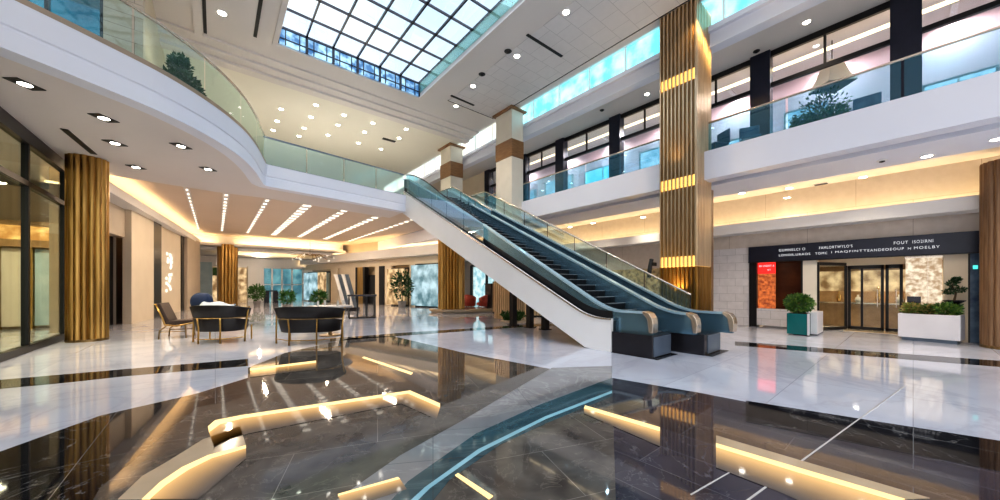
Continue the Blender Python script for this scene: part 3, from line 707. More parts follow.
wash(9.75, 4.3, 1.3, 160, 'bulb', t, math.radians(150), math.radians(-90))
wash(9.8, 4.3, 4.9, 45, 'bulb', t, math.radians(160), math.radians(-90))
wash(9.8, 3.6, 8.9, 60, 'bulb', t, math.radians(30), math.radians(-60))
# uplight box at the column head
x, y = 10.9, 3.4
# mirrored far column
fluted('mirrored_column', 'slim gold mirrored column in the far hall behind the left sofa', 0.72, 33.0, 0.62, 4.6, 14, 'gold')

# ================================================================== ESCALATORS
SL = 0.4986
def ramp(Y, Y0, top=5.75, b=0.4):
    x = Y - Y0
    if x < -b: z = 0.0
    elif x < b: z = SL * (x + b) ** 2 / (4 * b)
    else: z = SL * x
    xt = Y - (Y0 + top / SL)
    if xt > -b:
        z = top if xt > b else top - SL * (b - xt) ** 2 / (4 * b)
    return z
def ylist(a, b, n): return [a + (b - a) * i / n for i in range(n + 1)]
def ribbon(x0, x1, ys_, lo, hi):
    m = MB(); vs = []; fs = []; n = len(ys_)
    for Y in ys_:
        vs += [(x0, Y, lo(Y)), (x1, Y, lo(Y)), (x1, Y, hi(Y)), (x0, Y, hi(Y))]
    for i in range(n - 1):
        a = 4 * i; b = a + 4
        for j in range(4): fs.append((a + j, b + j, b + (j + 1) % 4, a + (j + 1) % 4))
    fs.append((0, 1, 2, 3)); fs.append((4 * n - 1, 4 * n - 2, 4 * n - 3, 4 * n - 4))
    return m.add(vs, fs)
def newel(base, ya, rad=0.22):
    """top line that rolls down at the newel end ya"""
    def f(Y):
        d = Y - ya
        if d >= rad: return base(Y)
        return base(Y) - rad + math.sqrt(max(0, rad * rad - (rad - d) ** 2))
    return f
def end_ylist(a, b): return [a + 0.22 * (1 - math.cos(math.pi / 2 * i / 6)) for i in range(6)] + ylist(a + 0.22, b, 90)
Y1, Y2, Y3 = 4.6, 3.6, 3.6
esc = thing('escalator', 'nearer escalator with white side cladding rising to the bridge, left lane', 'escalator', (7.4, 4.0, 0))
# white cladding
top = lambda Y: ramp(Y, 4.97, 5.4) + 0.76
bot = lambda Y: max(0.0, 0.473 * (Y - 5.05))
ribbon(6.9, 6.98, ylist(4.37, 15.78, 80), bot, top).build('side_cladding', 'white', esc)
ribbon(6.88, 6.9, ylist(4.37, 15.78, 80), lambda Y: top(Y) - 0.03, lambda Y: top(Y) + 0.005).build('cladding_edge_trim', 'champagne', esc)
# underside
ribbon(6.98, 8.08, ylist(5.05, 15.78, 40), bot, lambda Y: bot(Y) + 0.05).build('underside', 'graphite', esc)
ribbon(6.98, 7.1, ylist(4.37, 15.78, 80), lambda Y: top(Y) - 0.3, lambda Y: top(Y) - 0.05).build('deck', 'rubber', esc)
ribbon(7.085, 7.1, ylist(4.45, 15.78, 80), lambda Y: top(Y) - 0.1, lambda Y: top(Y) + 0.16).build('deck_side', 'rubber', esc)
h1 = lambda Y: ramp(Y, Y1, 5.5) + 0.9 + 0.05 * min(5.5, max(0, Y - 4.5))
ribbon(7.1, 7.2, end_ylist(3.52, 15.9), lambda Y: max(0.4 if Y < 4.4 else 0, ramp(Y, Y1, 5.5) - 0.1) if Y > 4.4 else 0.46, newel(h1, 3.52)).build('balustrade', 'steel_blue', esc)
ribbon(7.06, 7.24, [y for y in end_ylist(3.5, 15.9) if y > 3.62], lambda Y: newel(h1, 3.5)(Y) - 0.0, lambda Y: newel(h1, 3.5)(Y) + 0.05).build('handrail', 'rail_blue', esc)
h2 = lambda Y: ramp(Y, Y2, 5.5) + 0.86
ribbon(8.0, 8.1, end_ylist(3.0, 11.5), lambda Y: max(0.44, ramp(Y, Y2, 5.5) - 0.1), newel(h2, 3.0)).build('balustrade', 'steel_blue', esc)
ribbon(7.96, 8.14, [y for y in end_ylist(2.98, 11.55) if y > 3.1], lambda Y: newel(h2, 2.98)(Y), lambda Y: newel(h2, 2.98)(Y) + 0.05).build('handrail', 'rail_blue', esc)
def cap(x0, x1, ya, hh, z0, par):
    m = MB(); pts = [(ya - 0.015, z0 + 0.02), (ya - 0.03, hh - 0.2), (ya - 0.005, hh - 0.07), (ya + 0.06, hh + 0.02), (ya + 0.19, hh + 0.06), (ya + 0.21, hh + 0.02), (ya + 0.1, hh - 0.1), (ya + 0.06, z0 + 0.02)]
    n = len(pts)
    vs = [(x0, a, b) for a, b in pts] + [(x1, a, b) for a, b in pts]
    fs = [tuple(range(n)), tuple(range(2 * n - 1, n - 1, -1))] + [(i, n + i, n + (i + 1) % n, (i + 1) % n) for i in range(n)]
    m.add(vs, fs).build('newel_cap', 'champagne', par, bevel=0.008)
cap(7.03, 7.27, 3.5, 0.9, 0.48, esc); cap(7.93, 8.17, 2.98, 0.86, 0.46, esc)
STEP_UP = 0.98
def steps(x0, x1, Y0, par, ztop=5.4):
    run = 0.30; n = int(ztop / SL / run) + 3
    for k in range(n):
        ya = Y0 + k * run; z = min(SL * max(0, ya - 4.35) + 0.93, 0.45 + 0.25 * k)
        if z > 5.74: break
        s_ = MB().box(x0, x1, ya, ya + run + 0.02, z - 0.28, z - 0.006)
        # grooved riser
        j = 0; x = x0 + 0.02
        while x < x1 - 0.03:
            s_.box(x, x + 0.02, ya - 0.012, ya + 0.002, z - 0.14, z - 0.015); x += 0.045
        st = s_.build('step', 'step_metal', par)
        MB().box(x0, x1, ya - 0.014, ya + 0.05, z - 0.006, z + 0.004).build('nosing', 'step_edge', st)
steps(7.25, 7.98, 3.75, esc)
for xa, Y0 in ((7.2, Y1), (7.97, Y2)):
    ribbon(xa, xa + 0.03, ylist(4.4, 11.4, 60), lambda Y, Y0=Y0: max(0.02, ramp(Y, Y0, 5.5) - 0.2), lambda Y, Y0=Y0: ramp(Y, Y0, 5.5) + 0.3).build('skirt', 'graphite_lit', esc)
MB().box(6.92, 7.75, 3.42, 4.37, 0.0, 0.47).build('plinth', 'graphite', esc, bevel=0.012)
MB().box(6.95, 7.72, 3.405, 3.42, 0.03, 0.44).build('front_panel', 'graphite_lit', esc)
MB().box(6.88, 7.8, 3.3, 4.36, 0.0, 0.012).build('floor_plate', 'graphite', esc)
es2 = thing('escalator', 'farther escalator beside the first, right lane with the glass railing on its outer side', 'escalator', (8.6, 3.8, 0))
h3 = lambda Y: ramp(Y, Y3, 5.5) + 0.86
ribbon(8.9, 9.0, end_ylist(2.58, 13.0), lambda Y: max(0.44, ramp(Y, Y3, 5.5) - 0.1), newel(h3, 2.58)).build('balustrade', 'steel_blue', es2)
ribbon(8.86, 9.04, [y for y in end_ylist(2.56, 13.05) if y > 2.68], lambda Y: newel(h3, 2.56)(Y), lambda Y: newel(h3, 2.56)(Y) + 0.05).build('handrail', 'rail_blue', es2)
cap(8.83, 9.07, 2.56, 0.86, 0.46, es2)
steps(8.14, 8.88, 3.95, es2)
ribbon(8.87, 8.9, ylist(3.6, 15.8, 60), lambda Y: max(0.02, ramp(Y, Y3, 5.5) - 0.2), lambda Y: ramp(Y, Y3, 5.5) + 0.22).build('skirt', 'graphite_lit', es2)
ribbon(8.1, 9.0, ylist(5.05, 15.78, 40), bot, lambda Y: bot(Y) + 0.05).build('underside', 'graphite', es2)
ribbon(9.0, 9.06, ylist(3.6, 15.78, 60), bot, lambda Y: ramp(Y, Y3, 5.5) + 0.75).build('side_cladding', 'white', es2)
MB().box(8.08, 9.0, 2.86, 3.9, 0.0, 0.45).build('plinth', 'graphite', es2, bevel=0.012)
MB().box(8.25, 8.98, 2.845, 2.86, 0.03, 0.42).build('front_panel', 'graphite_lit', es2)
MB().box(8.12, 9.12, 2.72, 3.9, 0.0, 0.012).build('floor_plate', 'graphite', es2)
# glass balustrades riding on the escalators
def zt3(Y): return min(5.62 + 0.06 * (Y - 12), 1.28 + 0.515 * (Y - 3.53))
P = [(9.1, Y, zt3(Y) - 0.85) for Y in ylist(3.53, 13.2, 50)]
railing(P, 0.85, 'sloping glass railing with dark posts on the outer right side of the escalators', 'rail_glass', 1.35, rail='champagne', base='graphite', posts=True, rail_r=0.028)
P = [(8.05, Y, min(5.85 + 0.05 * (Y - 13), 4.75 + 0.55 * (Y - 10.9)) - 1.0) for Y in ylist(10.2, 14.6, 24)]
railing(P, 1.0, 'short curved glass railing between the two escalator lanes near the top', 'rail_glass_blue', 1.2, rail='champagne', base='graphite', posts=True, rail_r=0.025)
def zt1(Y): 
    return 3.75 + (5.3 - 3.75) * (Y - 9.5) / 2.8 if Y < 12.3 else 5.3 + 1.5 * (1 - ((15.6 - Y) / 3.3) ** 1.5) if Y < 15.6 else 6.8
P = [(7.0, Y, max(zt1(Y) - 1.05, top(Y) - 0.02)) for Y in ylist(9.3, 15.4, 34)]
T1 = [max(0.12, zt1(Y) - p[2]) for Y, p in zip(ylist(9.3, 15.4, 34), P)]
railing(P, lambda s: T1[int(round(s * 34))], 'curved glass railing sweeping from the bridge down the left side of the escalator', 'rail_glass_blue', 1.3, rail='graphite', base='graphite', rail_r=0.028)
# props below
for i, (x, y) in enumerate([(8.75, 9.75), (8.75, 8.85), (8.75, 8.1)]):
    t = thing('support_post', 'black steel post propping the escalator underside, ' + ['tallest, next to the ferns', 'middle of the three', 'shortest, nearest the escalator foot'][i], 'post', (x, y, 0), group='posts under the escalator')
    MB().box(x - 0.1, x + 0.1, y - 0.1, y + 0.1, 0, bot(y) + 0.0).build('shaft', 'dark_frame', t)
    MB().box(x - 0.16, x + 0.16, y - 0.16, y + 0.16, 0, 0.03).build('base_plate', 'graphite', t)

# ================================================================== PLANTS
def blob(m, c, r, n, l=0.09, w=0.05, squash=1.0, fill=0.75, mats=(0,)):
    for _ in range(n):
        v = Vector((random.gauss(0, 1), random.gauss(0, 1), random.gauss(0, 1))).normalized()
        q = r * (fill + (1 - fill) * random.random()) * (1 + 0.1 * math.sin(7 * v.x) * math.sin(5 * v.y + 3 * v.z))
        p = (c[0] + v.x * q, c[1] + v.y * q, c[2] + v.z * q * squash)
        d = v + Vector((random.uniform(-.8, .8), random.uniform(-.8, .8), random.uniform(-.4, .9)))
        m.leaf(p, d, l * random.uniform(.7, 1.3), w, random.choice(mats))
    return m
def fronds(m, c, h, n, spread=0.6, l=0.16, w=0.06):
    for _ in range(n):
        a = random.uniform(0, 6.283); s = random.uniform(0.2, 1) * spread
        pts = [Vector(c) + Vector((math.cos(a) * s * t, math.sin(a) * s * t, h * (t - 0.45 * t * t * (s / spread)) * random.uniform(0.95, 1.05))) for t in (0, .3, .55, .8, 1)]
        for p, q in zip(pts, pts[1:]):
            for k in range(4):
                u = k / 4; o = p + (q - p) * u
                d = (q - p).normalized() + Vector((random.uniform(-1, 1), random.uniform(-1, 1), random.uniform(-.3, .6))) * 0.9
                m.leaf(o, d, l * random.uniform(.6, 1.2), w)
    return m
def potted(name, label, x, y, z, h, r, pot_r, pot_h, leafmat, n=240, kind='fronds', l=0.16, pot='pot'):
    t = thing(name, label, 'plant', (x, y, z))
    MB().lathe([(pot_r * 0.75, 0), (pot_r, pot_h), (pot_r * 1.05, pot_h), (pot_r * 0.95, pot_h - 0.03)], (x, y, z), 20).build('pot', pot, t, smooth=True)
    MB().tube([(x, y, z + pot_h * 0.8), (x + 0.02, y, z + pot_h + h * 0.45)], [0.03, 0.015], 6).build('stem', 'bark', t)
    m = MB()
    if kind == 'fronds': fronds(m, (x, y, z + pot_h), h, n // 8, r, l)
    else: blob(m, (x, y, z + pot_h + h * 0.55), r, n, l, l * 0.5, h / (2 * r), 0.35)
    m.build('foliage', leafmat, t)
    return t
# green planter with topiary ball
px_, py_ = gp(796, 334)
t = thing('square_planter', 'square planter box of teal and white panels in front of the shop at right', 'planter', (13.9, 2.2, 0))
MB().box(13.6, 14.02, 2.0, 2.5, 0.03, 0.66).build('teal_box', 'teal_paint', t, bevel=0.012)
MB().box(13.595, 13.74, 1.985, 2.02, 0.03, 0.665).build('corner_panel', 'planter_white', t)
MB().box(14.02, 15.05, 1.85, 2.4, 0.03, 0.7).build('white_box', 'planter_white', t, bevel=0.012)
MB().box(13.65, 15.0, 2.02, 2.35, 0.0, 0.03).build('kick_board', 'graphite', t)
MB().box(13.64, 13.98, 2.05, 2.46, 0.655, 0.67).build('soil', 'soil', t)
t = thing('topiary_ball', 'round clipped green bush growing in the teal planter', 'plant', (13.8, 2.24, 0.67))
m = MB(); blob(m, (13.8, 2.24, 0.96), 0.33, 2000, 0.075, 0.045, 0.85, 0.6, (0, 0, 1)); m.build('foliage', ['leaf', 'leaf_lime'], t)
MB().tube([(13.8, 2.24, 0.67), (13.8, 2.24, 1.0)], 0.03, 8).build('stem', 'bark', t)
# long white planter
a = gp(899, 338); b = gp(961, 344)
ca, sa = math.cos(math.radians(-9.5)), math.sin(math.radians(-9.5))
def lp(u, v): return (14.57 + u * ca - v * sa, -0.77 + u * sa + v * ca)      # u across, v along the box
t = thing('long_planter', 'long white planter box filled with small shrubs beside the thick right column', 'planter', (*lp(0.4, 0.52), 0))
def rbox(u0, u1, v0, v1, z0, z1): return MB().prism([lp(u0, v0), lp(u1, v0), lp(u1, v1), lp(u0, v1)], z0, z1)
rbox(0, 0.62, 0, 1.06, 0.09, 0.74).build('box', 'planter_white', t, bevel=0.012)
rbox(0.06, 0.56, 0.06, 1.0, 0, 0.09).build('kick_board', 'graphite_lit', t)
rbox(0.06, 0.56, 0.06, 1.0, 0.735, 0.75).build('soil', 'soil', t)
for i, (u, v, r, mt, lab) in enumerate([(0.32, 0.86, 0.19, ['leaf_gold', 'leaf_lime'], 'golden leafed low shrub at the left end of the long white planter'),
                                      (0.36, 0.55, 0.15, ['leaf_gold', 'leaf'], 'yellow and green low shrub in the middle of the long white planter'),
                                      (0.34, 0.24, 0.24, ['leaf', 'leaf_lime'], 'green low shrub at the right end of the long white planter')]):
    x, y = lp(u, v)
    t = thing('low_shrub', lab, 'plant', (x, y, 0.745), group='shrubs in the long white planter')
    m = MB(); blob(m, (x, y, 0.85), r, 700, 0.075, 0.04, 0.85, 0.4, (0, 1)); m.build('foliage', mt, t)
    MB().tube([(x, y, 0.745), (x, y, 0.88)], 0.02, 6).build('stem', 'bark', t)
# ferns under the escalator
t = thing('fern_bed', 'low bed of green ferns under the escalator beside the black posts', 'plant', (9.5, 10.5, 0))
MB().box(9.15, 10.0, 10.1, 11.0, 0, 0.08).build('trough', 'beige_wall', t)
m = MB()
for k in range(8): fronds(m, (9.25 + 0.1 * k, 10.3 + 0.6 * random.random(), 0.06), 0.4, 9, 0.36, 0.13, 0.05)
m.build('foliage', 'leaf', t)
# balcony bush upper left
x, y = gp(186, 92, ZL)
t = thing('balcony_bush', 'dense dark green bush behind the curved glass railing at upper left', 'plant', (-0.62, 10.95, ZL))
m = MB(); blob(m, (-0.62, 10.95, 6.15), 0.38, 1500, 0.12, 0.07, 0.85, 0.3); blob(m, (-0.64, 11.0, 6.68), 0.19, 420, 0.1, 0.06, 1.2, 0.3); m.build('foliage', 'leaf_dark', t)
MB().lathe([(0.2, 0), (0.26, 0.2), (0.27, 0.2)], (-0.62, 10.95, ZL), 16).build('pot', 'pot', t)
MB().tube([(-0.62, 10.95, ZL + 0.15), (-0.64, 11.0, ZL + 0.8)], 0.025, 6).build('stem', 'bark', t)
# hedge and airy tree on the right gallery
hx = 11.5; hy = yx(818, hx)
t = thing('hedge_trough', 'clipped green hedge in a trough behind the right gallery railing', 'plant', (hx, hy, ZR))
MB().box(hx - 0.14, hx + 0.14, hy - 0.5, hy + 0.5, ZR, ZR + 0.2).build('trough', 'dark_frame', t)
m = MB()
for _ in range(1900):
    p = (hx + random.uniform(-.16, .16), hy + random.uniform(-.52, .52), ZR + random.uniform(0.16, 0.5))
    m.leaf(p, (random.uniform(-1, .4), random.uniform(-1, 1), random.uniform(-.2, 1)), 0.07, 0.04)
m.build('foliage', 'leaf', t)
ty = yx(822, 12.3)
t = thing('airy_tree', 'loose airy small tree behind the clipped hedge on the right gallery', 'plant', (12.3, ty, ZR))
MB().tube([(12.3, ty, ZR + 0.1), (12.32, ty, ZR + 0.7), (12.28, ty + 0.05, ZR + 1.2)], [0.03, 0.025, 0.01], 6).build('trunk', 'bark', t)
m = MB(); blob(m, (12.3, ty, ZR + 0.85), 0.55, 420, 0.11, 0.045, 0.9, 0.1); m.build('foliage', 'leaf_dark', t)
MB().lathe([(0.16, 0), (0.2, 0.25), (0.21, 0.25)], (12.3, ty, ZR), 16).build('pot', 'dark_frame', t)
# plants in the far hall
potted('potted_palm', 'leafy palm in a pot in the far hall, right of the mirrored column', *gp(257, 306.5), 0, 1.1, 0.5, 0.25, 0.4, 'leaf', 380, 'blob', 0.22)
potted('potted_palm', 'leafy green plant standing behind the right sofa, left one of two', *gp(287, 312), 0, 0.75, 0.42, 0.22, 0.45, 'leaf', 420, 'blob', 0.17)
potted('potted_palm', 'leafy green plant standing behind the right sofa, right one of two', *gp(319, 312), 0, 0.75, 0.42, 0.22, 0.45, 'leaf', 420, 'blob', 0.17)
potted('potted_tree', 'dark potted tree in front of the doorway left of the wide gold column', *gp(402, 307.5), 0, 2.0, 0.75, 0.3, 0.45, 'leaf_dark', 420, 'blob', 0.25)

# ================================================================== SEATING GROUP
def tub_sofa(label, loc, rz, W, D, H):
    t = thing('tub_sofa', label, 'sofa', loc, rz)
    n = 28; out = []; vs = []; fs = []
    def pt(i, s):
        a = math.pi * i / n       # half ring, open towards +y
        return (-W / 2 * s * math.copysign(abs(math.cos(a)) ** 0.7, math.cos(a)), -D * 0.55 * s * (math.sin(a)) ** 0.8 + D * 0.1)
    def shell(lo, hi, s_lo, s_hi, th):
        m = MB(); v = []; f = []
        for i in range(n + 1):
            xo, yo = pt(i, s_hi); xl, yl = pt(i, s_lo); xi, yi = pt(i, s_hi - th); xj, yj = pt(i, s_lo - th)
            dz = 0.10 * (1 - math.sin(math.pi * i / n))
            v += [(xl, yl, lo), (xo, yo, hi - dz), (xi, yi, hi - dz), (xj, yj, lo)]
        for i in range(n):
            a = 4 * i; b = a + 4
            for j in range(4): f.append((a + j, a + (j + 1) % 4, b + (j + 1) % 4, b + j))
        f.append((3, 2, 1, 0)); f.append((4 * n, 4 * n + 1, 4 * n + 2, 4 * n + 3))
        return m.add(v, f)
    shell(0.3, 0.68, 0.84, 0.93, 0.16).build('lower_shell', 'leather', t, smooth=True, bevel=0.015, local=True)
    shell(0.66, H, 0.93, 1.03, 0.14).build('back_roll', 'leather', t, smooth=True, bevel=0.02, local=True)
    MB().prism([pt(i, 0.72) for i in range(n + 1)] + [(W * 0.34, D * 0.36), (-W * 0.34, D * 0.36)], 0.32, 0.5).build('seat_cushion', 'leather', t, bevel=0.04, local=True)
    for s in (-1, 1):
        MB().tube([(s * W * 0.5, D * 0.02, H - 0.06), (s * W * 0.49, -D * 0.02, H - 0.16), (s * W * 0.475, -D * 0.08, 0.4), (s * W * 0.47, -D * 0.1, 0)], 0.022, 8).build('leg', 'gold', t, smooth=True, local=True)
        MB().tube([(s * W * 0.2, -D * 0.455, 0.66), (s * W * 0.19, -D * 0.43, 0.4), (s * W * 0.19, -D * 0.44, 0)], 0.02, 8).build('leg', 'gold', t, smooth=True, local=True)
        MB().tube([(s * W * 0.4, D * 0.33, 0.4), (s * W * 0.4, D * 0.33, 0)], 0.02, 8).build('leg', 'gold', t, local=True)
    MB().tube([(-W * 0.47, -D * 0.1, 0.12), (-W * 0.19, -D * 0.44, 0.12), (W * 0.19, -D * 0.44, 0.12), (W * 0.47, -D * 0.1, 0.12)], 0.012, 6).build('base_rail', 'gold', t, local=True)
    MB().tube([(*pt(i, 0.94), 0.655) for i in range(n + 1)], 0.014, 6).build('rim_trim', 'gold_dark', t, local=True)
    return t
s1 = gp(222, 341); s2 = gp(311, 342)
tub_sofa('black leather tub sofa with gold legs, left one, with a navy cushion on it', (s1[0], s1[1], 0), math.radians(-33), 1.36, 1.1, 1.0)
tub_sofa('wide black leather tub sofa with gold legs, right one, in front of the green plants', (s2[0], s2[1], 0), math.radians(-32), 1.72, 1.15, 0.98)
def lounge_chair(label, loc, rz):
    t = thing('lounge_chair', label, 'chair', loc, rz)
    prof = [(-0.42, 0.95), (-0.36, 0.97), (-0.18, 0.5), (-0.1, 0.42), (0.4, 0.5), (0.42, 0.44), (-0.08, 0.34), (-0.2, 0.38)]
    def ex(x0, x1, pr):
        n = len(pr); vs = [(x0, a, b) for a, b in pr] + [(x1, a, b) for a, b in pr]
        fs = [tuple(range(n - 1, -1, -1)), tuple(range(n, 2 * n))] + [(i, (i + 1) % n, n + (i + 1) % n, n + i) for i in range(n)]
        return MB().add(vs, fs)
    ex(-0.3, 0.3, [(-0.44, 1.0), (-0.37, 1.02), (-0.17, 0.5), (-0.2, 0.4), (-0.27, 0.42)]).build('backrest', 'leather_brown', t, bevel=0.02, local=True)
    ex(-0.3, 0.3, [(-0.24, 0.38), (-0.2, 0.5), (0.38, 0.52), (0.42, 0.46), (0.38, 0.41)]).build('seat', 'leather_brown', t, bevel=0.02, local=True)
    for s in (-1, 1):
        MB().tube([(s * 0.32, -0.45, 1.0), (s * 0.32, -0.3, 0.6), (s * 0.32, -0.25, 0.4), (s * 0.32, 0.0, 0.36), (s * 0.32, 0.4, 0.44)], 0.025, 8).build('side_frame', 'gold', t, smooth=True, local=True)
        MB().tube([(s * 0.32, -0.22, 0.36), (s * 0.32, -0.36, 0.24), (s * 0.32, -0.38, 0)], 0.018, 8).build('leg', 'gold_dark', t, smooth=True, local=True)
        MB().tube([(s * 0.32, 0.2, 0.38), (s * 0.32, 0.22, 0)], 0.018, 8).build('leg', 'gold_dark', t, local=True)
        MB().tube([(s * 0.32, -0.37, 0.2), (s * 0.32, 0.21, 0.2)], 0.012, 6).build('stretcher', 'gold_dark', t, local=True)
    return t
c1 = gp(181, 337)
lounge_chair('brown leather lounge chair with gold side frame, left of the two sofas', (c1[0], c1[1], 0), math.radians(-105))
def cushion(name, label, c, rx, ry, rz_, mat, cat, rot=0.0, sq=0.75):
    m = MB(); prof = []
    n = 14
    vs = []; fs = []
    for i in range(n + 1):
        ph = math.pi * i / n - math.pi / 2
        for j in range(20):
            t = 2 * math.pi * j / 20
            cx = math.copysign(abs(math.cos(t)) ** sq, math.cos(t)) * math.cos(ph) ** sq
            cy = math.copysign(abs(math.sin(t)) ** sq, math.sin(t)) * math.cos(ph) ** sq
            x, y = cx * rx, cy * ry
            vs.append((c[0] + x * math.cos(rot) - y * math.sin(rot), c[1] + x * math.sin(rot) + y * math.cos(rot), c[2] + math.sin(ph) * rz_))
    for i in range(n):
        for j in range(20): fs.append((i * 20 + j, i * 20 + (j + 1) % 20, (i + 1) * 20 + (j + 1) % 20, (i + 1) * 20 + j))
    o = m.add(vs, fs).build(name, mat, smooth=True)
    return tag(o, label, cat)
cx, cy = gp(202, 341)
cushion('cushion', 'plump navy blue cushion propped on the left end of the left tub sofa', (s1[0] - 0.42, s1[1] + 0.2, 1.08), 0.25, 0.17, 0.24, 'navy_cloth', 'cushion', -0.6)
# white throw over the back
m = MB(); vs = []; fs = []
for i in range(11):
    u = i / 10
    for j in range(7):
        v = j / 6
        lx = -0.3 + 0.62 * u; ly = -0.42 + 0.36 * v + 0.1 * u; lz = 1.1 - 0.1 * u + 0.025 * math.sin(9 * u + 4 * v) - 0.14 * (1 - v) ** 2
        a = math.radians(-33)
        vs.append((s1[0] + lx * math.cos(a) - ly * math.sin(a), s1[1] + lx * math.sin(a) + ly * math.cos(a), lz))
for i in range(10):
    for j in range(6): fs.append((i * 7 + j, i * 7 + 7 + j, i * 7 + 8 + j, i * 7 + 1 + j))
o = m.add(vs, fs).build('throw_blanket', 'white_cloth', smooth=True)
sm = o.modifiers.new('solid', 'SOLIDIFY'); sm.thickness = 0.03
tag(o, 'pale grey throw spread over the back of the left tub sofa', 'blanket')
# low table beyond the right sofa with glasses
tx, ty_ = gp(322, 331)
t = thing('coffee_table', 'low pale grey table just behind the right tub sofa', 'table', (s2[0] + 0.72, s2[1] + 1.05, 0))
cx, cy = s2[0] + 0.72, s2[1] + 1.05
MB().lathe([(0.02, 0.84), (0.62, 0.84), (0.64, 0.87), (0.62, 0.9), (0.02, 0.9)], (cx, cy, 0), 32).build('table_top', 'pot', t)
MB().lathe([(0.3, 0), (0.3, 0.02), (0.05, 0.04), (0.05, 0.84)], (cx, cy, 0), 20).build('pedestal', 'gold_dark', t)
for i in range(4):
    a = [(-.35, -.1), (-.1, .2), (.15, -.25), (.4, .05)][i]
    tag(MB().lathe([(0.03, 0), (0.035, 0.1), (0.03, 0.16), (0.028, 0.16), (0.03, 0.1), (0.02, 0.01)], (cx + a[0], cy + a[1], 0.9), 12).build('glass_tumbler', 'ceramic'),
        'small pale vessel on the low table behind the right sofa, ' + ordw(i, 4), 'glass', 'vessels on the low table')
# black high console
x, y = gp(362, 318)
t = thing('console_table', 'tall thin-legged black console table right of the sofas', 'table', (x, y, 0), math.radians(-12))
MB().box(-0.62, 0.62, -0.25, 0.25, 1.02, 1.1).build('table_top', 'graphite', t, local=True)
MB().box(-0.56, 0.56, -0.22, 0.22, 0.02, 0.05).build('base_frame', 'dark_frame', t, local=True)
for sx in (-1, -0.35, 0.35, 1):
    for sy in (-1, 1):
        MB().box(sx * 0.56 - 0.02, sx * 0.56 + 0.02, sy * 0.2 - 0.02, sy * 0.2 + 0.02, 0, 1.03).build('leg', 'dark_frame', t, local=True)
# leaning slatted panel
x, y = gp(350, 311)
t = thing('slatted_display', 'white and grey slatted display panel leaning behind the black console', 'display', (x, y, 0), math.radians(-40))
m = MB(); g = MB()
for k in range(4):
    q = m if k % 2 == 0 else g
    o_ = -0.42 + k * 0.22
    q.add([(o_, 0, 0.2), (o_ + 0.2, 0, 0.2), (o_ + 0.2, 0.08, 0.2), (o_, 0.08, 0.2), (o_ - 0.55, 0, 2.2), (o_ - 0.35, 0, 2.2), (o_ - 0.35, 0.08, 2.2), (o_ - 0.55, 0.08, 2.2)],
          [(0, 3, 2, 1), (4, 5, 6, 7), (0, 1, 5, 4), (1, 2, 6, 5), (2, 3, 7, 6), (3, 0, 4, 7)])
m.build('white_slats', 'white', t, local=True); g.build('grey_slats', 'graphite_lit', t, local=True)
MB().box(-0.5, 0.5, -0.1, 0.2, 0, 0.22).build('foot', 'graphite', t, local=True)

# ================================================================== LEFT SHOP WINDOW
LX = -3.3
WIN[0] += 1
m = MB()
yb = [15.3, 12.8, 10.9, 9.0, 7.0, 5.2]
for y in yb: m.box(LX - 0.05, LX + 0.06, y - 0.045, y + 0.045, 0.1, ZLS)
m.box(LX - 0.06, LX + 0.08, 5, 15.35, 4.7, ZLS).box(LX - 0.05, LX + 0.06, 5, 15.35, 3.75, 3.87).box(LX - 0.05, LX + 0.06, 5, 15.35, 0.0, 0.16)
w = struct('window_%d' % WIN[0], m, 'dark_frame')
for a, b in zip(yb, yb[1:]):
    MB().box(LX - 0.008, LX + 0.008, b + 0.045, a - 0.045, 0.16, 3.75).build('pane', 'left_glass', w)
    MB().box(LX - 0.008, LX + 0.008, b + 0.045, a - 0.045, 3.87, 4.7).build('pane', 'left_glass', w)
struct('wall_left_shop_back', MB().box(-8.2, -8, 3, 16, 0, 5.0), 'taupe')
struct('wall_left_shop_end', MB().box(-8.2, -3.0, 20, 20.2, 0, 5.0), 'beige_wall')
struct('wall_left_shop_side', MB().box(LX - 0.05, LX + 0.05, 15.35, 20, 0, 5.0), 'taupe')
t = thing('display_wall', 'tall display wall with an amber glowing band at the end of the left shop', 'display', (-5.3, 19.6, 0))
MB().box(-7.8, -3.5, 19.6, 19.98, 2.85, 3.1).box(-7.8, -3.5, 19.6, 19.98, 3.6, 3.75).build('shelf_boards', 'shelf_wood', t)
MB().box(-7.8, -3.5, 19.85, 19.9, 3.1, 3.6).build('lit_niche', 'amber', t)
for k in range(6): MB().box(-7.7 + k * 0.7, -7.1 + k * 0.7, 19.8, 19.9, 0.1, 2.8).build('glass_panel', ['sky_wall', 'ceramic', 'sky_wall', 'panel_cream', 'sky_wall', 'ceramic'][k], t)
for k in range(7): MB().box(-7.8 + k * 0.7, -7.72 + k * 0.7, 19.7, 19.95, 0, 2.85).build('upright', 'merch_gold', t)
tag(MB().box(-7.28, -7.2, 5, 15.4, 2.1, 2.35).build('shelf_light', 'shop_glow'), 'long glowing amber shelf light inside the left shop', 'light strip')
t = thing('display_shelving', 'long wooden shelf unit along the back of the left shop', 'shelf', (-7.6, 10, 0))
for z in (0.4, 1.0, 1.6, 2.9): MB().box(-7.95, -7.3, 5, 15.4, z, z + 0.06).build('shelf_board', 'shelf_wood', t)
for y in (5, 7.6, 10.2, 12.8, 15.35): MB().box(-7.95, -7.3, y, y + 0.06, 0, 3.0).build('upright', 'shelf_wood', t)
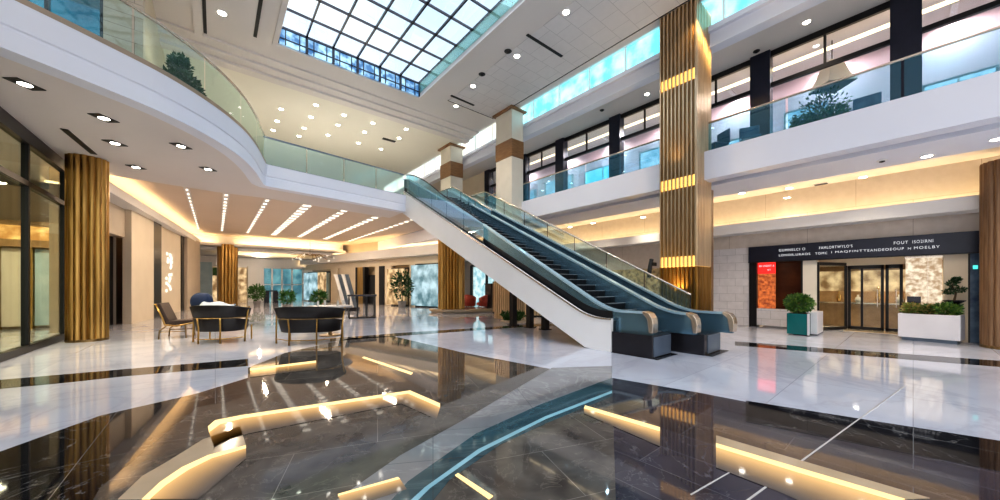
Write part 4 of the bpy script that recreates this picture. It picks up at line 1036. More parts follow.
for i, (x, y, h) in enumerate([(-4.6, 12.2, 1.7), (-4.4, 13.4, 1.5), (-5.2, 11.0, 1.6)]):
    t = thing('display_stand', 'pale sculptural display figure inside the left shop, ' + ['middle', 'right', 'left'][i] + ' of three', 'display', (x, y, 0), group='display figures in the left shop')
    MB().lathe([(0.2, 0), (0.2, 0.03), (0.03, 0.05), (0.03, h * 0.5)], (x, y, 0), 16).build('stand', 'merch_gold', t)
    MB().lathe([(0.04, h * 0.5), (0.17, h * 0.56), (0.12, h * 0.72), (0.19, h * 0.86), (0.06, h * 0.95), (0.04, h)], (x, y, 0), 20).build('torso', 'ceramic', t, smooth=True)
for i, (y, z) in enumerate([(11.5, 4.6), (14.5, 4.6), (17.5, 4.6)]):
    t = thing('pendant_light', 'hanging shop light seen through the left window, ' + ['nearest', 'middle', 'farthest'][i], 'light', (-5.0, y, z), group='lights inside the left shop')
    MB().lathe([(0.16, 0), (0.17, 0.03), (0.02, 0.08), (0.02, 0.38)], (-5, y, z), 20).build('shade', 'dark_frame', t)
    MB().lathe([(0.02, -0.012), (0.14, -0.01), (0.15, 0.0)], (-5, y, z), 20).build('lens', 'lens', t)
    lamp('bulb', (0, 0, -0.03), 420, (1, 0.88, 0.68), t, 150)

# ================================================================== LEFT WALL BEYOND
Lw = [(-3.3, 15.2), (-2.8, 20.9), (-1.0, 32.0), (-0.7, 40)]
def wp(px, A, B):
    """point of plan line A-B seen at photo column px"""
    r = (px - 500) / F_PX; dx, dy = FX + r * RX, FY + r * RY
    ex, ey = B[0] - A[0], B[1] - A[1]
    den = dx * ey - dy * ex
    d = (A[0] * ey - A[1] * ex) / den
    return (d * dx, d * dy)
A_, B_ = (-2.95, 17.5), (-0.95, 33.0)
segs = [(108, 127, 'black', 3.4, 0.5), (127, 150, 'cream_wall', 4.6, 0.0), (150, 158, 'dark_frame', 4.6, 0.0), (158, 180, 'cream_wall', 4.6, 0.1), (180, 182.5, 'dark_frame', 4.6, 0.05), (182.5, 196, 'beige_wall', 4.6, -0.1)]
struct('wall_left', MB().seg(wp(100, A_, B_), wp(196, A_, B_), 0.2, 0, 5.3, off=1.0), 'taupe')
for a, b, mt, h, off in segs:
    trim(MB().seg(wp(a, A_, B_), wp(b, A_, B_), 0.25, 0, h, off=off), mt)
# header over the dark doorway
trim(MB().seg(wp(106, A_, B_), wp(128, A_, B_), 0.3, 3.4, 4.6, off=0.2), 'beige_wall')
p = wp(168, A_, B_)
t = thing('wall_sconce', 'cluster of bright crystal discs glowing on the pale left wall', 'light', (p[0] + 0.14, p[1], 1.9))
m = MB()
for _ in range(26):
    u, z = random.uniform(-0.55, 0.55), random.uniform(1.2, 3.2)
    dx, dy = (B_[0] - A_[0]), (B_[1] - A_[1]); l = math.hypot(dx, dy)
    q = (p[0] + dx / l * u, p[1] + dy / l * u)
    nx_, ny_ = dy / l, -dx / l
    m.tube([(q[0] + nx_ * 0.0, q[1] + ny_ * 0.0, z), (q[0] + nx_ * 0.08, q[1] + ny_ * 0.08, z)], 0.085, 8)
m.build('crystal_discs', 'crystal', t)
# cove on the left wall
cv = [(-2.62, 16.3), (-0.75, 33.4)]
trim(MB().seg(cv[0], cv[1], 0.06, 4.5, 4.82).seg(cv[0], cv[1], 0.75, 4.5, 4.55, off=0.4), 'white')
tag(MB().seg(cv[0], cv[1], 0.25, 4.56, 4.62, off=0.25).build('cove_light', 'cove'), 'long warm cove light along the left side of the ground floor ceiling', 'light strip')
# back cove
trim(MB().box(-1.2, 9.0, 32.5, 32.56, 4.42, 4.66).box(-1.2, 9.0, 32.5, 33.4, 4.42, 4.47).box(-1.2, 9.0, 33.34, 33.46, 4.2, 5.3), 'white')
tag(MB().box(-0.9, 8.4, 32.75, 33.05, 4.48, 4.54).build('cove_light', 'cove'), 'warm cove light across the far end of the ground floor ceiling', 'light strip')
# right slanted wall and cove
RA, RB = (12.4, 19.6), (7.2, 40.0)
struct('wall_right_far', MB().seg(RA, RB, 0.2, 0, 5.3, off=-0.75), 'beige_wall')
fa, fb = (11.7, 19.2), (6.6, 39.5)
trim(MB().seg(fa, fb, 0.06, 3.65, 4.3).seg(fa, fb, 0.9, 3.65, 3.7, off=-0.45), 'white')
tag(MB().seg(fa, fb, 0.25, 3.72, 3.78, off=-0.3).build('cove_light', 'cove'), 'warm cove light along the right side of the far ground floor ceiling', 'light strip')
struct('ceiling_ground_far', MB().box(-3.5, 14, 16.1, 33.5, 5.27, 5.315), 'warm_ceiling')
struct('ceiling_ground_end', MB().box(-3, 10, 33.5, 46, 4.5, 4.6), 'ceiling')
# second cove beyond
trim(MB().box(-1, 8, 36.5, 36.56, 3.95, 4.15).box(-1, 8, 36.5, 37.5, 3.95, 4.0).box(-1, 8, 37.4, 37.5, 3.95, 4.5), 'white')
tag(MB().box(0.5, 6.5, 36.8, 37.1, 4.02, 4.08).build('cove_light', 'cove_soft'), 'second warm cove light in the far hall above the back windows', 'light strip')
# linear light rows in the ground floor ceiling
rows = [(-0.85, 0.03), (0.35, 0.05), (1.75, 0.06), (3.3, 0.16), (4.95, 0.14), (6.75, 0.15), (8.6, 0.1)]
for i, (x, w) in enumerate(rows):
    t = thing('ceiling_light_row', 'row of small bright square ceiling lights under the bridge, %s' % ordw(i, len(rows)), 'ceiling light', (x, 24, 5.27), group='rows of square lights under the bridge')
    MB().box(x - w - 0.06, x + w + 0.06, 17.8, 30.2, 5.255, 5.272).build('housing', 'soffit', t)
    first = None
    for k in range(16):
        y = 18.0 + k * 0.78
        if first is None:
            first = MB().box(x - w, x + w, y, y + 0.26, 5.24, 5.258).build('light_cell', 'cell', t)
        else:
            c = first.copy(); COL.objects.link(c); c.parent = t; c.location = (0, k * 0.78, 0)
for (x, y, e) in [(0.5, 20, 260), (4.5, 20, 260), (8, 20, 220), (2.5, 27, 300), (6, 27, 300), (3, 37, 300)]:
    l = bpy.data.lights.new('row_glow', 'AREA'); l.shape = 'RECTANGLE'; l.size = 0.12; l.size_y = 2; l.energy = e * 0.4; l.color = (1.0, 0.8, 0.6)
    o = bpy.data.objects.new('row_glow', l); COL.objects.link(o); o.location = (x, y, 5.2 if y < 33 else 4.45)

# far wall shop fronts (slanted)
def on_wall(px0, px1, z0, z1, mat, th=0.12, off=0.0):
    return MB().seg(wp(px0, RA, RB), wp(px1, RA, RB), th, z0, z1, off=off)
def far_window(px0, px1, z1, label_mat, n=1, z0=0.1, frame='dark_frame', fw=1.2):
    WIN[0] += 1
    m = MB(); a = wp(px0, RA, RB); b = wp(px1, RA, RB)
    m.seg(a, wp(px0 + fw, RA, RB), 0.25, 0, z1).seg(wp(px1 - fw, RA, RB), b, 0.25, 0, z1).seg(a, b, 0.25, z1 - 0.14, z1).seg(a, b, 0.25, 0, z0)
    w = struct('window_%d' % WIN[0], m, frame)
    MB().seg(a, b, 0.03, z0, z1 - 0.1).build('pane', 'shop_glass', w)
    MB().seg(a, b, 0.03, z0, z1 - 0.1, off=-0.5).build('shop_backdrop', label_mat, w)
for a, b, z in [(372, 380, 3.65), (385, 392, 3.65), (410, 416, 3.65), (416, 442, 3.65), (308, 372, 3.65)]:
    pass
on_wall(306, 308, 0, 3.65, 'cream_wall').build
trim(on_wall(304, 450, 3.1, 3.7, 'cream_wall', 0.16), 'cream_wall')
for a, b, mt in [(376, 380.5, 'cream_wall'), (385.5, 392.5, 'cream_wall'), (410, 416.5, 'cream_wall'), (340, 357, 'cream_wall'), (331.5, 338.5, 'cream_wall')]:
    trim(on_wall(a, b, 0, 3.1, mt, 0.16), mt)
trim(on_wall(380.5, 385.5, 0, 3.1, 'dark_frame', 0.3), 'dark_frame')
far_window(416.5, 446, 3.1, 'street', fw=1.6)
far_window(392.5, 410, 2.9, 'shop_glow', fw=0.9)
far_window(309, 323, 2.9, 'street', fw=0.7)
far_window(323, 331.5, 2.9, 'shop_glow', fw=0.5)
p = wp(371.5, RA, RB)
t = thing('poster_panel', 'tall dark blue poster standing beside the slim gold pilaster on the far right wall', 'poster', (p[0], p[1], 0))
MB().seg(wp(367.5, RA, RB), wp(376, RA, RB), 0.1, 0.05, 2.35, off=0.15).build('board', 'poster_blue', t)
MB().seg(wp(367.2, RA, RB), wp(376.3, RA, RB), 0.08, 0.0, 2.42, off=0.12).build('frame', 'dark_frame', t)
p = wp(362, RA, RB)
t = thing('gold_pilaster', 'slim gold pilaster with dark edges on the far right wall behind the console', 'column', (p[0], p[1], 0))
MB().seg(wp(359, RA, RB), wp(365, RA, RB), 0.35, 0, 3.1).build('panel', 'gold', t)
MB().seg(wp(357.5, RA, RB), wp(359, RA, RB), 0.4, 0, 3.1).seg(wp(365, RA, RB), wp(366.8, RA, RB), 0.4, 0, 3.1).build('edge_strips', 'dark_frame', t)
# far back wall
struct('wall_back', MB().box(-4, 9, 42, 42.2, 0, 4.5), 'cream_wall')
def bp(px, Y):
    r = (px - 500) / F_PX; return Y * (FX + r * RX) / (FY + r * RY)
WIN[0] += 1
m = MB()
for px in (263, 272, 282, 292, 303): m.box(bp(px, 40) - 0.07, bp(px, 40) + 0.07, 39.95, 40.05, 0, 3.3)
m.box(bp(263, 40), bp(303, 40), 39.95, 40.05, 3.2, 3.35).box(bp(263, 40), bp(303, 40), 39.95, 40.05, 1.6, 1.68)
w = struct('window_%d' % WIN[0], m, 'white')
MB().box(bp(263, 40), bp(303, 40), 40.06, 40.08, 0, 3.3).build('pane', 'shop_glass', w)
MB().box(bp(263, 40), bp(303, 40), 40.6, 40.62, 0, 3.3).build('shop_backdrop', 'teal_back', w)
trim(MB().box(bp(248, 40), bp(263, 40), 39.9, 40.1, 0, 3.4), 'white')
trim(MB().box(bp(190, 40), bp(310, 40), 39.85, 40.15, 3.35, 4.5), 'white')
t = thing('advertising_panel', 'large pale blue wall panel at the far left end of the hall', 'panel', (bp(205, 36), 36, 0))
MB().box(bp(198, 36), bp(212, 36), 35.9, 36.0, 0.2, 3.4).build('panel', 'sky_wall', t)
MB().box(bp(197.5, 36), bp(212.5, 36), 36.0, 36.06, 0, 3.5).build('frame', 'white', t)
WIN[0] += 1
w = struct('window_%d' % WIN[0], MB().box(bp(212, 39), bp(247, 39), 38.9, 39, 3.2, 3.4).box(bp(236, 39), bp(237, 39), 38.9, 39, 0, 3.2), 'white')
MB().box(bp(212, 39), bp(247, 39), 39.3, 39.32, 0, 3.2).build('shop_backdrop', 'shop_glow', w)
t = thing('shop_sign', 'small bright green sign high in the far left shop', 'sign', (bp(216, 35.5), 35.5, 2.6))
MB().box(bp(212.5, 38), bp(219, 38), 37.9, 37.95, 2.4, 3.1).build('panel', 'leaf', t)
t = thing('console_table', 'dark reception console in front of the far back windows', 'table', (bp(271, 37), 37, 0))
MB().box(bp(265, 37), bp(277, 37), 36.7, 37.3, 1.0, 1.1).build('table_top', 'graphite', t)
for px in (266.5, 275.5): MB().box(bp(px, 37) - 0.2, bp(px, 37) + 0.2, 36.8, 37.2, 0, 1.0).build('leg', 'graphite', t)
# branch chandelier
x, y = gp(310, 256, 4.0)
t = thing('branch_chandelier', 'delicate branching chandelier hanging from the far ground floor ceiling', 'light', (x, y, 4.0))
m = MB(); g = MB()
for k in range(18):
    a = random.uniform(0, 6.283); l = random.uniform(0.7, 2.0)
    e = (x + math.cos(a) * l, y + math.sin(a) * l * 0.6, 4.0 + random.uniform(-.4, .15))
    m.tube([(x, y, 4.05), ((x + e[0]) / 2, (y + e[1]) / 2, 4.15), e], 0.018, 5)
    MB().lathe([(0.02, -0.07), (0.06, 0), (0.02, 0.07)], e, 8).build('bulb', 'crystal', t)
m.build('branches', 'gold_dark', t)
MB().tube([(x, y, 4.05), (x, y, 5.25)], 0.015, 6).build('stem', 'champagne', t)

# ================================================================== RIGHT GROUND FLOOR SHOP FRONT
def ry(px): return yx(px, XS)
struct('wall_right_upper_band', MB().box(XS, XS + 0.2, -7, ry(713) + 0.0, 2.95, 4.86).box(XS, XS + 0.2, ry(713), 16, 2.3, 4.86), 'beige_panel', origin=(XS, 0, 0))
struct('wall_right_tiles', MB().box(XS, XS + 0.2, ry(749), ry(700), 0, 2.96), 'white_tile', origin=(XS, 0, 0))
struct('wall_right_rubble', MB().box(XS - 0.05, XS + 0.2, ry(700), 15.6, 0, 2.3), 'rubble', origin=(XS, 0, 0))
struct('wall_right_end', MB().box(XS, XS + 0.2, 22.2, 26, 0, 4.86).box(XS, XS + 0.2, 16, 22.3, 3.1, 4.86), 'beige_panel', origin=(XS, 0, 0))
struct('wall_right_near', MB().box(XS, XS + 0.2, -7, ry(985), 0, 2.96), 'white_tile', origin=(XS, 0, 0))
# sign band
ysg0, ysg1 = ry(979), ry(749.5)
t = thing('shop_sign', 'long dark fascia sign with two rows of pale lettering over the right shop', 'sign', (XS - 0.1, (ysg0 + ysg1) / 2, 2.38))
MB().box(XS - 0.14, XS + 0.02, ysg0, ysg1, 2.38, 2.95).build('fascia_board', 'navy_pillar', t, bevel=0.01)
MB().box(XS - 0.16, XS - 0.1, ysg0, ysg1, 2.36, 2.385).build('lower_trim', 'dark_frame', t)
dg = None
def text(s, y_left, y_right, z, h, par, mat='letter', xface=XS - 0.145, name='lettering'):
    c = bpy.data.curves.new(name, 'FONT'); c.body = s; c.size = 1; c.extrude = 0.01; c.space_character = 1.25
    o = bpy.data.objects.new(name, c); COL.objects.link(o)
    bpy.context.view_layer.update()
    me = bpy.data.meshes.new_from_object(o.evaluated_get(bpy.context.evaluated_depsgraph_get()))
    xs = [v.co.x for v in me.vertices]; ys_ = [v.co.y for v in me.vertices]
    x0, x1 = min(xs), max(xs); h0, h1_ = min(ys_), max(ys_)
    og = ORG[par.name]
    for v in me.vertices:
        u = (v.co.x - x0) / (x1 - x0); w_ = (v.co.y - h0) / (h1_ - h0)
        v.co = Vector((xface - v.co.z - og[0], y_left + (y_right - y_left) * u - og[1], z + h * w_ - og[2]))
    bpy.data.objects.remove(o); bpy.data.curves.remove(c)
    me.materials.clear(); me.materials.append(MATS[mat])
    q = bpy.data.objects.new(name, me); COL.objects.link(q); q.parent = par
    return q
for s_, a, b, z, h in [('GUMNELCI O', 780, 806, 2.715, 0.085), ('FAMLORTWYLO\u2019S', 820, 853, 2.715, 0.085), ('FOUT', 894, 908, 2.72, 0.085), ('ISO2IRNI', 912.5, 933, 2.72, 0.085),
                       ('LONOR.URAOS', 780, 811, 2.545, 0.075), ('TOMC', 816, 828, 2.54, 0.075), ('I MAQFINTT', 832, 867, 2.55, 0.075), ('EANDEOEOUP', 868, 904, 2.55, 0.075), ('N', 908, 911, 2.55, 0.06), ('MOELBY', 914, 939.5, 2.55, 0.075)]:
    text(s_, ry(a), ry(b), z, h, t)
# left bay: dark frame, red poster, brown panel, low wall
struct('door_1', MB().box(XS - 0.04, XS + 0.3, ry(757), ry(749.5), 0, 2.38).box(XS - 0.02, XS + 0.3, ry(804), ry(801), 0.66, 2.38), 'dark_frame')
t = thing('lightbox_poster', 'tall glowing red and orange poster at the left of the shop front', 'poster', (XS + 0.05, ry(766), 0.7))
MB().box(XS + 0.04, XS + 0.1, ry(775), ry(757.5), 1.95, 2.36).build('red_header', 'red_sign', t)
MB().box(XS + 0.04, XS + 0.1, ry(775), ry(757.5), 0.68, 1.94).build('picture', 'orange_art', t)
text('IN UNEHT A', ry(759), ry(774), 2.2, 0.07, t, xface=XS + 0.035)
text('vi', ry(767), ry(770), 2.06, 0.07, t, xface=XS + 0.035)
t2 = tag(MB().box(XS + 0.06, XS + 0.14, ry(801), ry(775.3), 0.68, 2.38).build('wall_panel', 'brown_panel'), 'glossy dark brown panel beside the red poster', 'panel')
trim(MB().box(XS - 0.02, XS + 0.3, ry(790), ry(757), 0.06, 0.67), 'white_tile', origin=(XS, 0, 0))
trim(MB().box(XS - 0.03, XS + 0.3, ry(817), ry(803), 0, 2.38), 'panel_cream')
# recess with the glazed entrance
XD = 16.9
def dy_(px): return yx(px, XD)
struct('ceiling_shop_recess', MB().box(XS, XD + 0.1, ry(945), ry(817), 2.5, 2.6), 'ceiling_cream')
struct('wall_shop_header', MB().box(XD - 0.05, XD + 0.1, dy_(905) - 0.3, dy_(830) + 0.6, 2.2, 2.6), 'cream_wall')
# angled side window
WIN[0] += 1
a = (XS + 0.05, ry(817.5)); b = (XD, dy_(846))
m = MB().seg(a, b, 0.07, 2.2, 2.3).seg(a, b, 0.07, 0.0, 0.1)
for q in (a, b): m.box(q[0] - 0.04, q[0] + 0.04, q[1] - 0.04, q[1] + 0.04, 0, 2.3)
w = struct('window_%d' % WIN[0], m, 'dark_frame')
MB().seg(a, b, 0.015, 0.1, 2.2).build('pane', 'shop_glass', w)
def gdoor(n, p0, p1, mid=None, handle=None):
    y1, y0 = dy_(p0), dy_(p1)
    m = MB().box(XD - 0.04, XD + 0.04, y1 - 0.07, y1, 0, 2.2).box(XD - 0.04, XD + 0.04, y0, y0 + 0.07, 0, 2.2).box(XD - 0.04, XD + 0.04, y0, y1, 2.08, 2.2).box(XD - 0.04, XD + 0.04, y0, y1, 0, 0.12)
    if mid: ym = dy_(mid); m.box(XD - 0.03, XD + 0.03, ym - 0.03, ym + 0.03, 0.1, 2.1)
    d = struct('door_%d' % n, m, 'dark_frame')
    MB().box(XD - 0.008, XD + 0.008, y0 + 0.07, y1 - 0.07, 0.12, 2.08).build('pane', 'shop_glass', d)
    MB().tube([(XD - 0.07, y0 + 0.14, 0.8), (XD - 0.07, y0 + 0.14, 1.4)], 0.014, 6).build('handle', 'champagne', d)
gdoor(2, 848, 884, 862); gdoor(3, 885.5, 903)
tag(MB().box(XD - 0.7, XD + 0.0, dy_(904), dy_(846), 0.0, 0.02).build('door_mat', 'curb'), 'pale threshold mat in front of the glazed shop doors', 'mat')
# shop interior
struct('wall_shop_back', MB().box(19.6, 19.8, -3, 6, 0, 2.9), 'shop_back')
struct('ceiling_shop', MB().box(XD + 0.1, 19.8, -3, 6, 2.7, 2.8), 'ceiling_cream')
struct('wall_shop_left', MB().box(XS + 0.3, 19.7, 3.9, 4.05, 0, 2.9), 'cream_wall')
t = thing('display_cabinet', 'long wall cabinet with a warm glowing niche at the back of the right shop', 'cabinet', (19.4, 0.6, 0))
MB().box(19.2, 19.58, -2.6, 3.8, 0, 1.3).build('base', 'shelf_wood', t); MB().box(19.45, 19.55, -2.6, 3.8, 1.3, 2.1).build('lit_niche', 'shop_glow', t)
MB().box(19.2, 19.58, -2.6, 3.8, 2.1, 2.4).build('top', 'shelf_wood', t)
t = thing('shop_counter', 'light wooden shop counter behind the glazed doors', 'counter', (18.3, 0.6, 0))
MB().box(18.0, 18.5, -0.9, 2.4, 0, 0.85).build('front', 'shelf_wood', t); MB().box(17.95, 18.55, -0.95, 2.45, 0.85, 0.9).build('worktop', 'champagne', t)
for i, (y, h, r) in enumerate([(-0.6, 0.3, 0.08), (-0.2, 0.45, 0.06), (0.3, 0.3, 0.1), (0.8, 0.55, 0.07), (1.3, 0.28, 0.09), (1.8, 0.4, 0.08)]):
    tag(MB().lathe([(r * 0.6, 0), (r, h * 0.3), (r * 0.8, h * 0.6), (r * 0.3, h * 0.8), (r * 0.4, h)], (18.25, y, 0.9), 16).build('vase', 'merch_gold' if i % 2 else 'ceramic', smooth=True),
        ['pale', 'gold'][i % 2] + ' vase on the shop counter behind the glass doors, ' + ['rightmost', 'second from the right', 'third from the right', 'third from the left', 'second from the left', 'leftmost'][i], 'vase', 'vases on the shop counter')
t = thing('display_cabinet', 'tall cabinet of shelves with wares in the angled side window', 'cabinet', (17.6, 3.3, 0))
MB().box(17.3, 18.0, 3.0, 3.85, 0, 0.9).build('base', 'poster_blue', t)
for z in (1.2, 1.6, 2.0): MB().box(17.4, 18.0, 3.0, 3.85, z, z + 0.04).build('shelf_board', 'champagne', t)
MB().box(17.98, 18.02, 3.0, 3.85, 0.9, 2.3).build('back_panel', 'shop_glow', t)
for (x, y, e) in [(18.0, 0.5, 170), (17.6, 2.6, 130), (16.2, 1.2, 50)]:
    t = thing('downlight', {18.0: 'recessed shop ceiling light above the counter', 17.6: 'recessed shop ceiling light above the side window cabinet', 16.2: 'recessed ceiling light above the shop entrance recess'}[x], 'ceiling light', (x, y, 2.5 if x < XD else 2.7))
    z = 2.5 if x < XD else 2.7
    MB().lathe([(0.02, -0.015), (0.06, -0.013), (0.065, 0)], (x, y, z), 16).build('lens', 'lens', t)
    MB().lathe([(0.065, -0.003), (0.07, -0.012), (0.085, 0.001)], (x, y, z), 16).build('trim_ring', 'white', t)
    lamp('bulb', (0, 0, -0.03), e, (1, 0.8, 0.55), t, 140)
# onyx display right of the doors
t = thing('backlit_panel', 'tall backlit sparkling stone panel right of the shop doors', 'panel', (XS + 0.1, ry(924), 0.7))
for a_, b_ in ((905.5, 927.5), (928.3, 942.5)):
    MB().box(XS + 0.06, XS + 0.12, ry(b_), ry(a_), 0.55, 2.3).build('stone_sheet', 'onyx', t)
MB().box(XS + 0.05, XS + 0.13, ry(943.3), ry(904.6), 2.3, 2.38).box(XS + 0.05, XS + 0.13, ry(928.2), ry(927.6), 0.55, 2.3).build('frame', 'champagne', t)
MB().box(XS + 0.03, XS + 0.058, ry(921), ry(907), 0.75, 1.2).build('picture', 'graphite', t)
trim(MB().box(XS - 0.02, XS + 0.3, ry(943.5), ry(904.5), 0, 0.55), 'panel_cream')
trim(MB().box(XS - 0.02, XS + 0.3, ry(968), ry(943.5), 0, 2.38), 'cream_wall')
WIN[0] += 1
w = struct('window_%d' % WIN[0], MB().box(XS - 0.02, XS + 0.1, ry(970), ry(968), 0, 2.38).box(XS - 0.02, XS + 0.1, ry(986), ry(984), 0, 2.38), 'dark_frame')
MB().box(XS + 0.04, XS + 0.06, ry(984), ry(970), 0, 2.38).build('pane', 'poster_blue', w)
MB().box(XS + 0.02, XS + 0.038, ry(978), ry(973), 1.95, 2.05).build('exit_light', 'exit_teal', w)
# bonsai on its stand
bx_, by_ = 15.2, yx(954, 15.2)
t = thing('bonsai', 'small bonsai tree in a dark bowl on a wall bracket right of the shop', 'plant', (bx_, by_, 0.95))
MB().box(bx_ - 0.18, 15.49, by_ - 0.12, by_ + 0.12, 0.95, 1.0).box(15.4, 15.49, by_ - 0.06, by_ + 0.06, 0.78, 0.95).build('bracket', 'dark_frame', t)
MB().lathe([(0.06, 1.0), (0.19, 1.1), (0.2, 1.12), (0.17, 1.1)], (bx_, by_, 0), 20).build('bowl', 'graphite', t, smooth=True)
MB().tube([(bx_, by_, 1.08), (bx_, by_ - 0.03, 1.3), (bx_, by_ + 0.03, 1.5), (bx_, by_, 1.62)], [0.025, 0.02, 0.015, 0.008], 6).build('trunk', 'bark', t)
m = MB()
for dx, dy2, dz, r in [(0, 0.08, 1.36, 0.09), (0, -0.1, 1.4, 0.1), (0, 0.03, 1.56, 0.1), (0, -0.04, 1.68, 0.07)]: blob(m, (bx_ + dx, by_ + dy2, dz), r, 130, 0.06, 0.035, 0.7, 0.3)
m.build('foliage', 'leaf_dark', t)

# ================================================================== WINDOW AND LOUNGE BEHIND THE GOLD COLUMN
WIN[0] += 1
m = MB()
for y in (16.0, 18.2, 20.2, 22.2): m.box(XS - 0.06, XS + 0.06, y - 0.09, y + 0.09, 0, 3.1)
m.box(XS - 0.05, XS + 0.05, 16, 22.2, 3.0, 3.15)
w = struct('window_%d' % WIN[0], m, 'dark_frame')
for a, b in ((16.0, 18.2), (18.2, 20.2), (20.2, 22.2)):
    MB().box(XS - 0.01, XS + 0.01, a, b, 0, 3.0).build('pane', 'shop_glass', w)
MB().box(XS + 1.4, XS + 1.42, 14, 25, 0, 3.1).build('shop_backdrop', 'sky_pane', w)
def tub_chair(label, x, y, rz):
    t = thing('armchair', label, 'chair', (x, y, 0), rz, 'red lounge chairs')
    m = MB(); n = 16; v = []; f = []
    for i in range(n + 1):
        a = math.pi * 1.2 * i / n - math.pi * 0.1; 
        h = 0.72 + 0.22 * math.sin(math.pi * i / n)
        for r, z in ((0.36, 0.2), (0.42, h), (0.34, h), (0.3, 0.2)): v.append((-math.cos(a) * r, -math.sin(a) * r, z))
    for i in range(n):
        for j in range(4): f.append((4 * i + j, 4 * i + (j + 1) % 4, 4 * i + 4 + (j + 1) % 4, 4 * i + 4 + j))
    f.append((3, 2, 1, 0)); f.append((4 * n, 4 * n + 1, 4 * n + 2, 4 * n + 3))
    m.add(v, f).build('shell', 'red_cloth', t, smooth=True, local=True)
    MB().lathe([(0.3, 0.28), (0.33, 0.34), (0.32, 0.44), (0.2, 0.47), (0.02, 0.47)], n=20).build('seat_cushion', 'red_cloth', t, smooth=True, local=True)
    for k in range(4):
        a = math.pi / 4 + k * math.pi / 2
        MB().tube([(math.cos(a) * 0.22, math.sin(a) * 0.22, 0.28), (math.cos(a) * 0.28, math.sin(a) * 0.28, 0)], 0.018, 6).build('leg', 'dark_frame', t, local=True)
tub_chair('rust red tub armchair behind the wide gold column, left one', *gp(470, 309), math.radians(-60))
tub_chair('rust red tub armchair behind the wide gold column, right one', *gp(481.5, 309.5), math.radians(60))
x, y = gp(491.5, 309)
t = thing('cabinet', 'dark brown cabinet right of the red armchairs', 'cabinet', (x, y, 0))
MB().box(x - 0.3, x + 0.3, y - 0.3, y + 0.3, 0.05, 1.6).build('body', 'leather_brown', t); MB().box(x - 0.34, x + 0.34, y - 0.34, y + 0.34, 1.6, 1.66).build('top', 'dark_frame', t)
MB().box(x - 0.28, x + 0.28, y - 0.28, y + 0.28, 0, 0.05).build('kick_board', 'dark_frame', t)
t = thing('slat_screen', 'curved screen of vertical wooden slats under the escalator', 'screen', (12.4, 13.2, 0))
m = MB()
for k in range(30):
    u = k / 29; x = 12.0 + 0.7 * u - 0.5 * math.sin(math.pi * u); y = 15.0 - 4.6 * u
    m.box(x - 0.04, x + 0.04, y - 0.055, y + 0.055, 0.05, 1.75)
m.build('slats', 'bronze', t)
MB().sweep([(-0.06, 0), (0.06, 0), (0.06, 0.06), (-0.06, 0.06)], [(12.0 + 0.7 * u - 0.5 * math.sin(math.pi * u), 15.0 - 4.6 * u, 0) for u in [i / 12 for i in range(13)]]).build('base_rail', 'dark_frame', t)

# ================================================================== LEFT UPPER FLOOR
struct('wall_left_upper_stone', MB().box(-2.0, -1.35, 12, 12.3, ZL - 0.02, ZC), 'stone_cladding', origin=(0, 0, 0))
struct('wall_left_upper_side', MB().box(-1.5, -1.35, 12.3, 27, ZL - 0.02, ZC), 'cream_wall')
struct('wall_left_upper', MB().box(-9, -3.6, 12, 12.3, ZL - 0.02, ZC), 'stone_cladding', origin=(0, 0, 0))
WIN[0] += 1
w = struct('window_%d' % WIN[0], MB().box(-3.6, -2.0, 12.05, 12.2, 8.6, ZC).box(-2.06, -2.0, 12.05, 12.2, ZL, 8.6).box(-2.86, -2.8, 12.05, 12.2, ZL, 8.6).box(-3.6, -3.55, 12.05, 12.2, ZL, 8.6), 'navy_pillar')
MB().box(-3.55, -2.06, 12.1, 12.12, ZL, 8.6).build('pane', 'rail_glass_blue', w)
MB().box(-3.6, -2.0, 13.4, 13.42, ZL, 8.6).build('shop_backdrop', 'teal_back', w)
# far upper hall
struct('wall_upper_far', MB().box(-3, 10.4, 27, 27.2, ZL, ZC), 'cream_wall')
WIN[0] += 1
m = MB()
for k in range(6): m.box(2.0 + k * 1.5, 2.08 + k * 1.5, 26.85, 26.98, ZL, 8.0)
m.box(2, 9.6, 26.85, 26.98, 7.9, 8.05)
w = struct('window_%d' % WIN[0], m, 'champagne')
MB().box(2, 9.6, 26.95, 26.99, ZL, 7.9).build('pane', 'sky_wall', w)
x, y = 4.4, 22.5
t = thing('leaning_panel', 'white slanting beam standing on the far upper floor behind the bridge railing', 'beam', (x, y, ZL))
MB().add([(x - 0.9, y, ZL), (x - 0.4, y, ZL), (x - 0.4, y + 0.2, ZL), (x - 0.9, y + 0.2, ZL), (x + 0.3, y, ZL + 2.1), (x + 0.9, y, ZL + 2.1), (x + 0.9, y + 0.2, ZL + 2.1), (x + 0.3, y + 0.2, ZL + 2.1)],
         [(0, 3, 2, 1), (4, 5, 6, 7), (0, 1, 5, 4), (1, 2, 6, 5), (2, 3, 7, 6), (3, 0, 4, 7)]).build('beam', 'white', t)
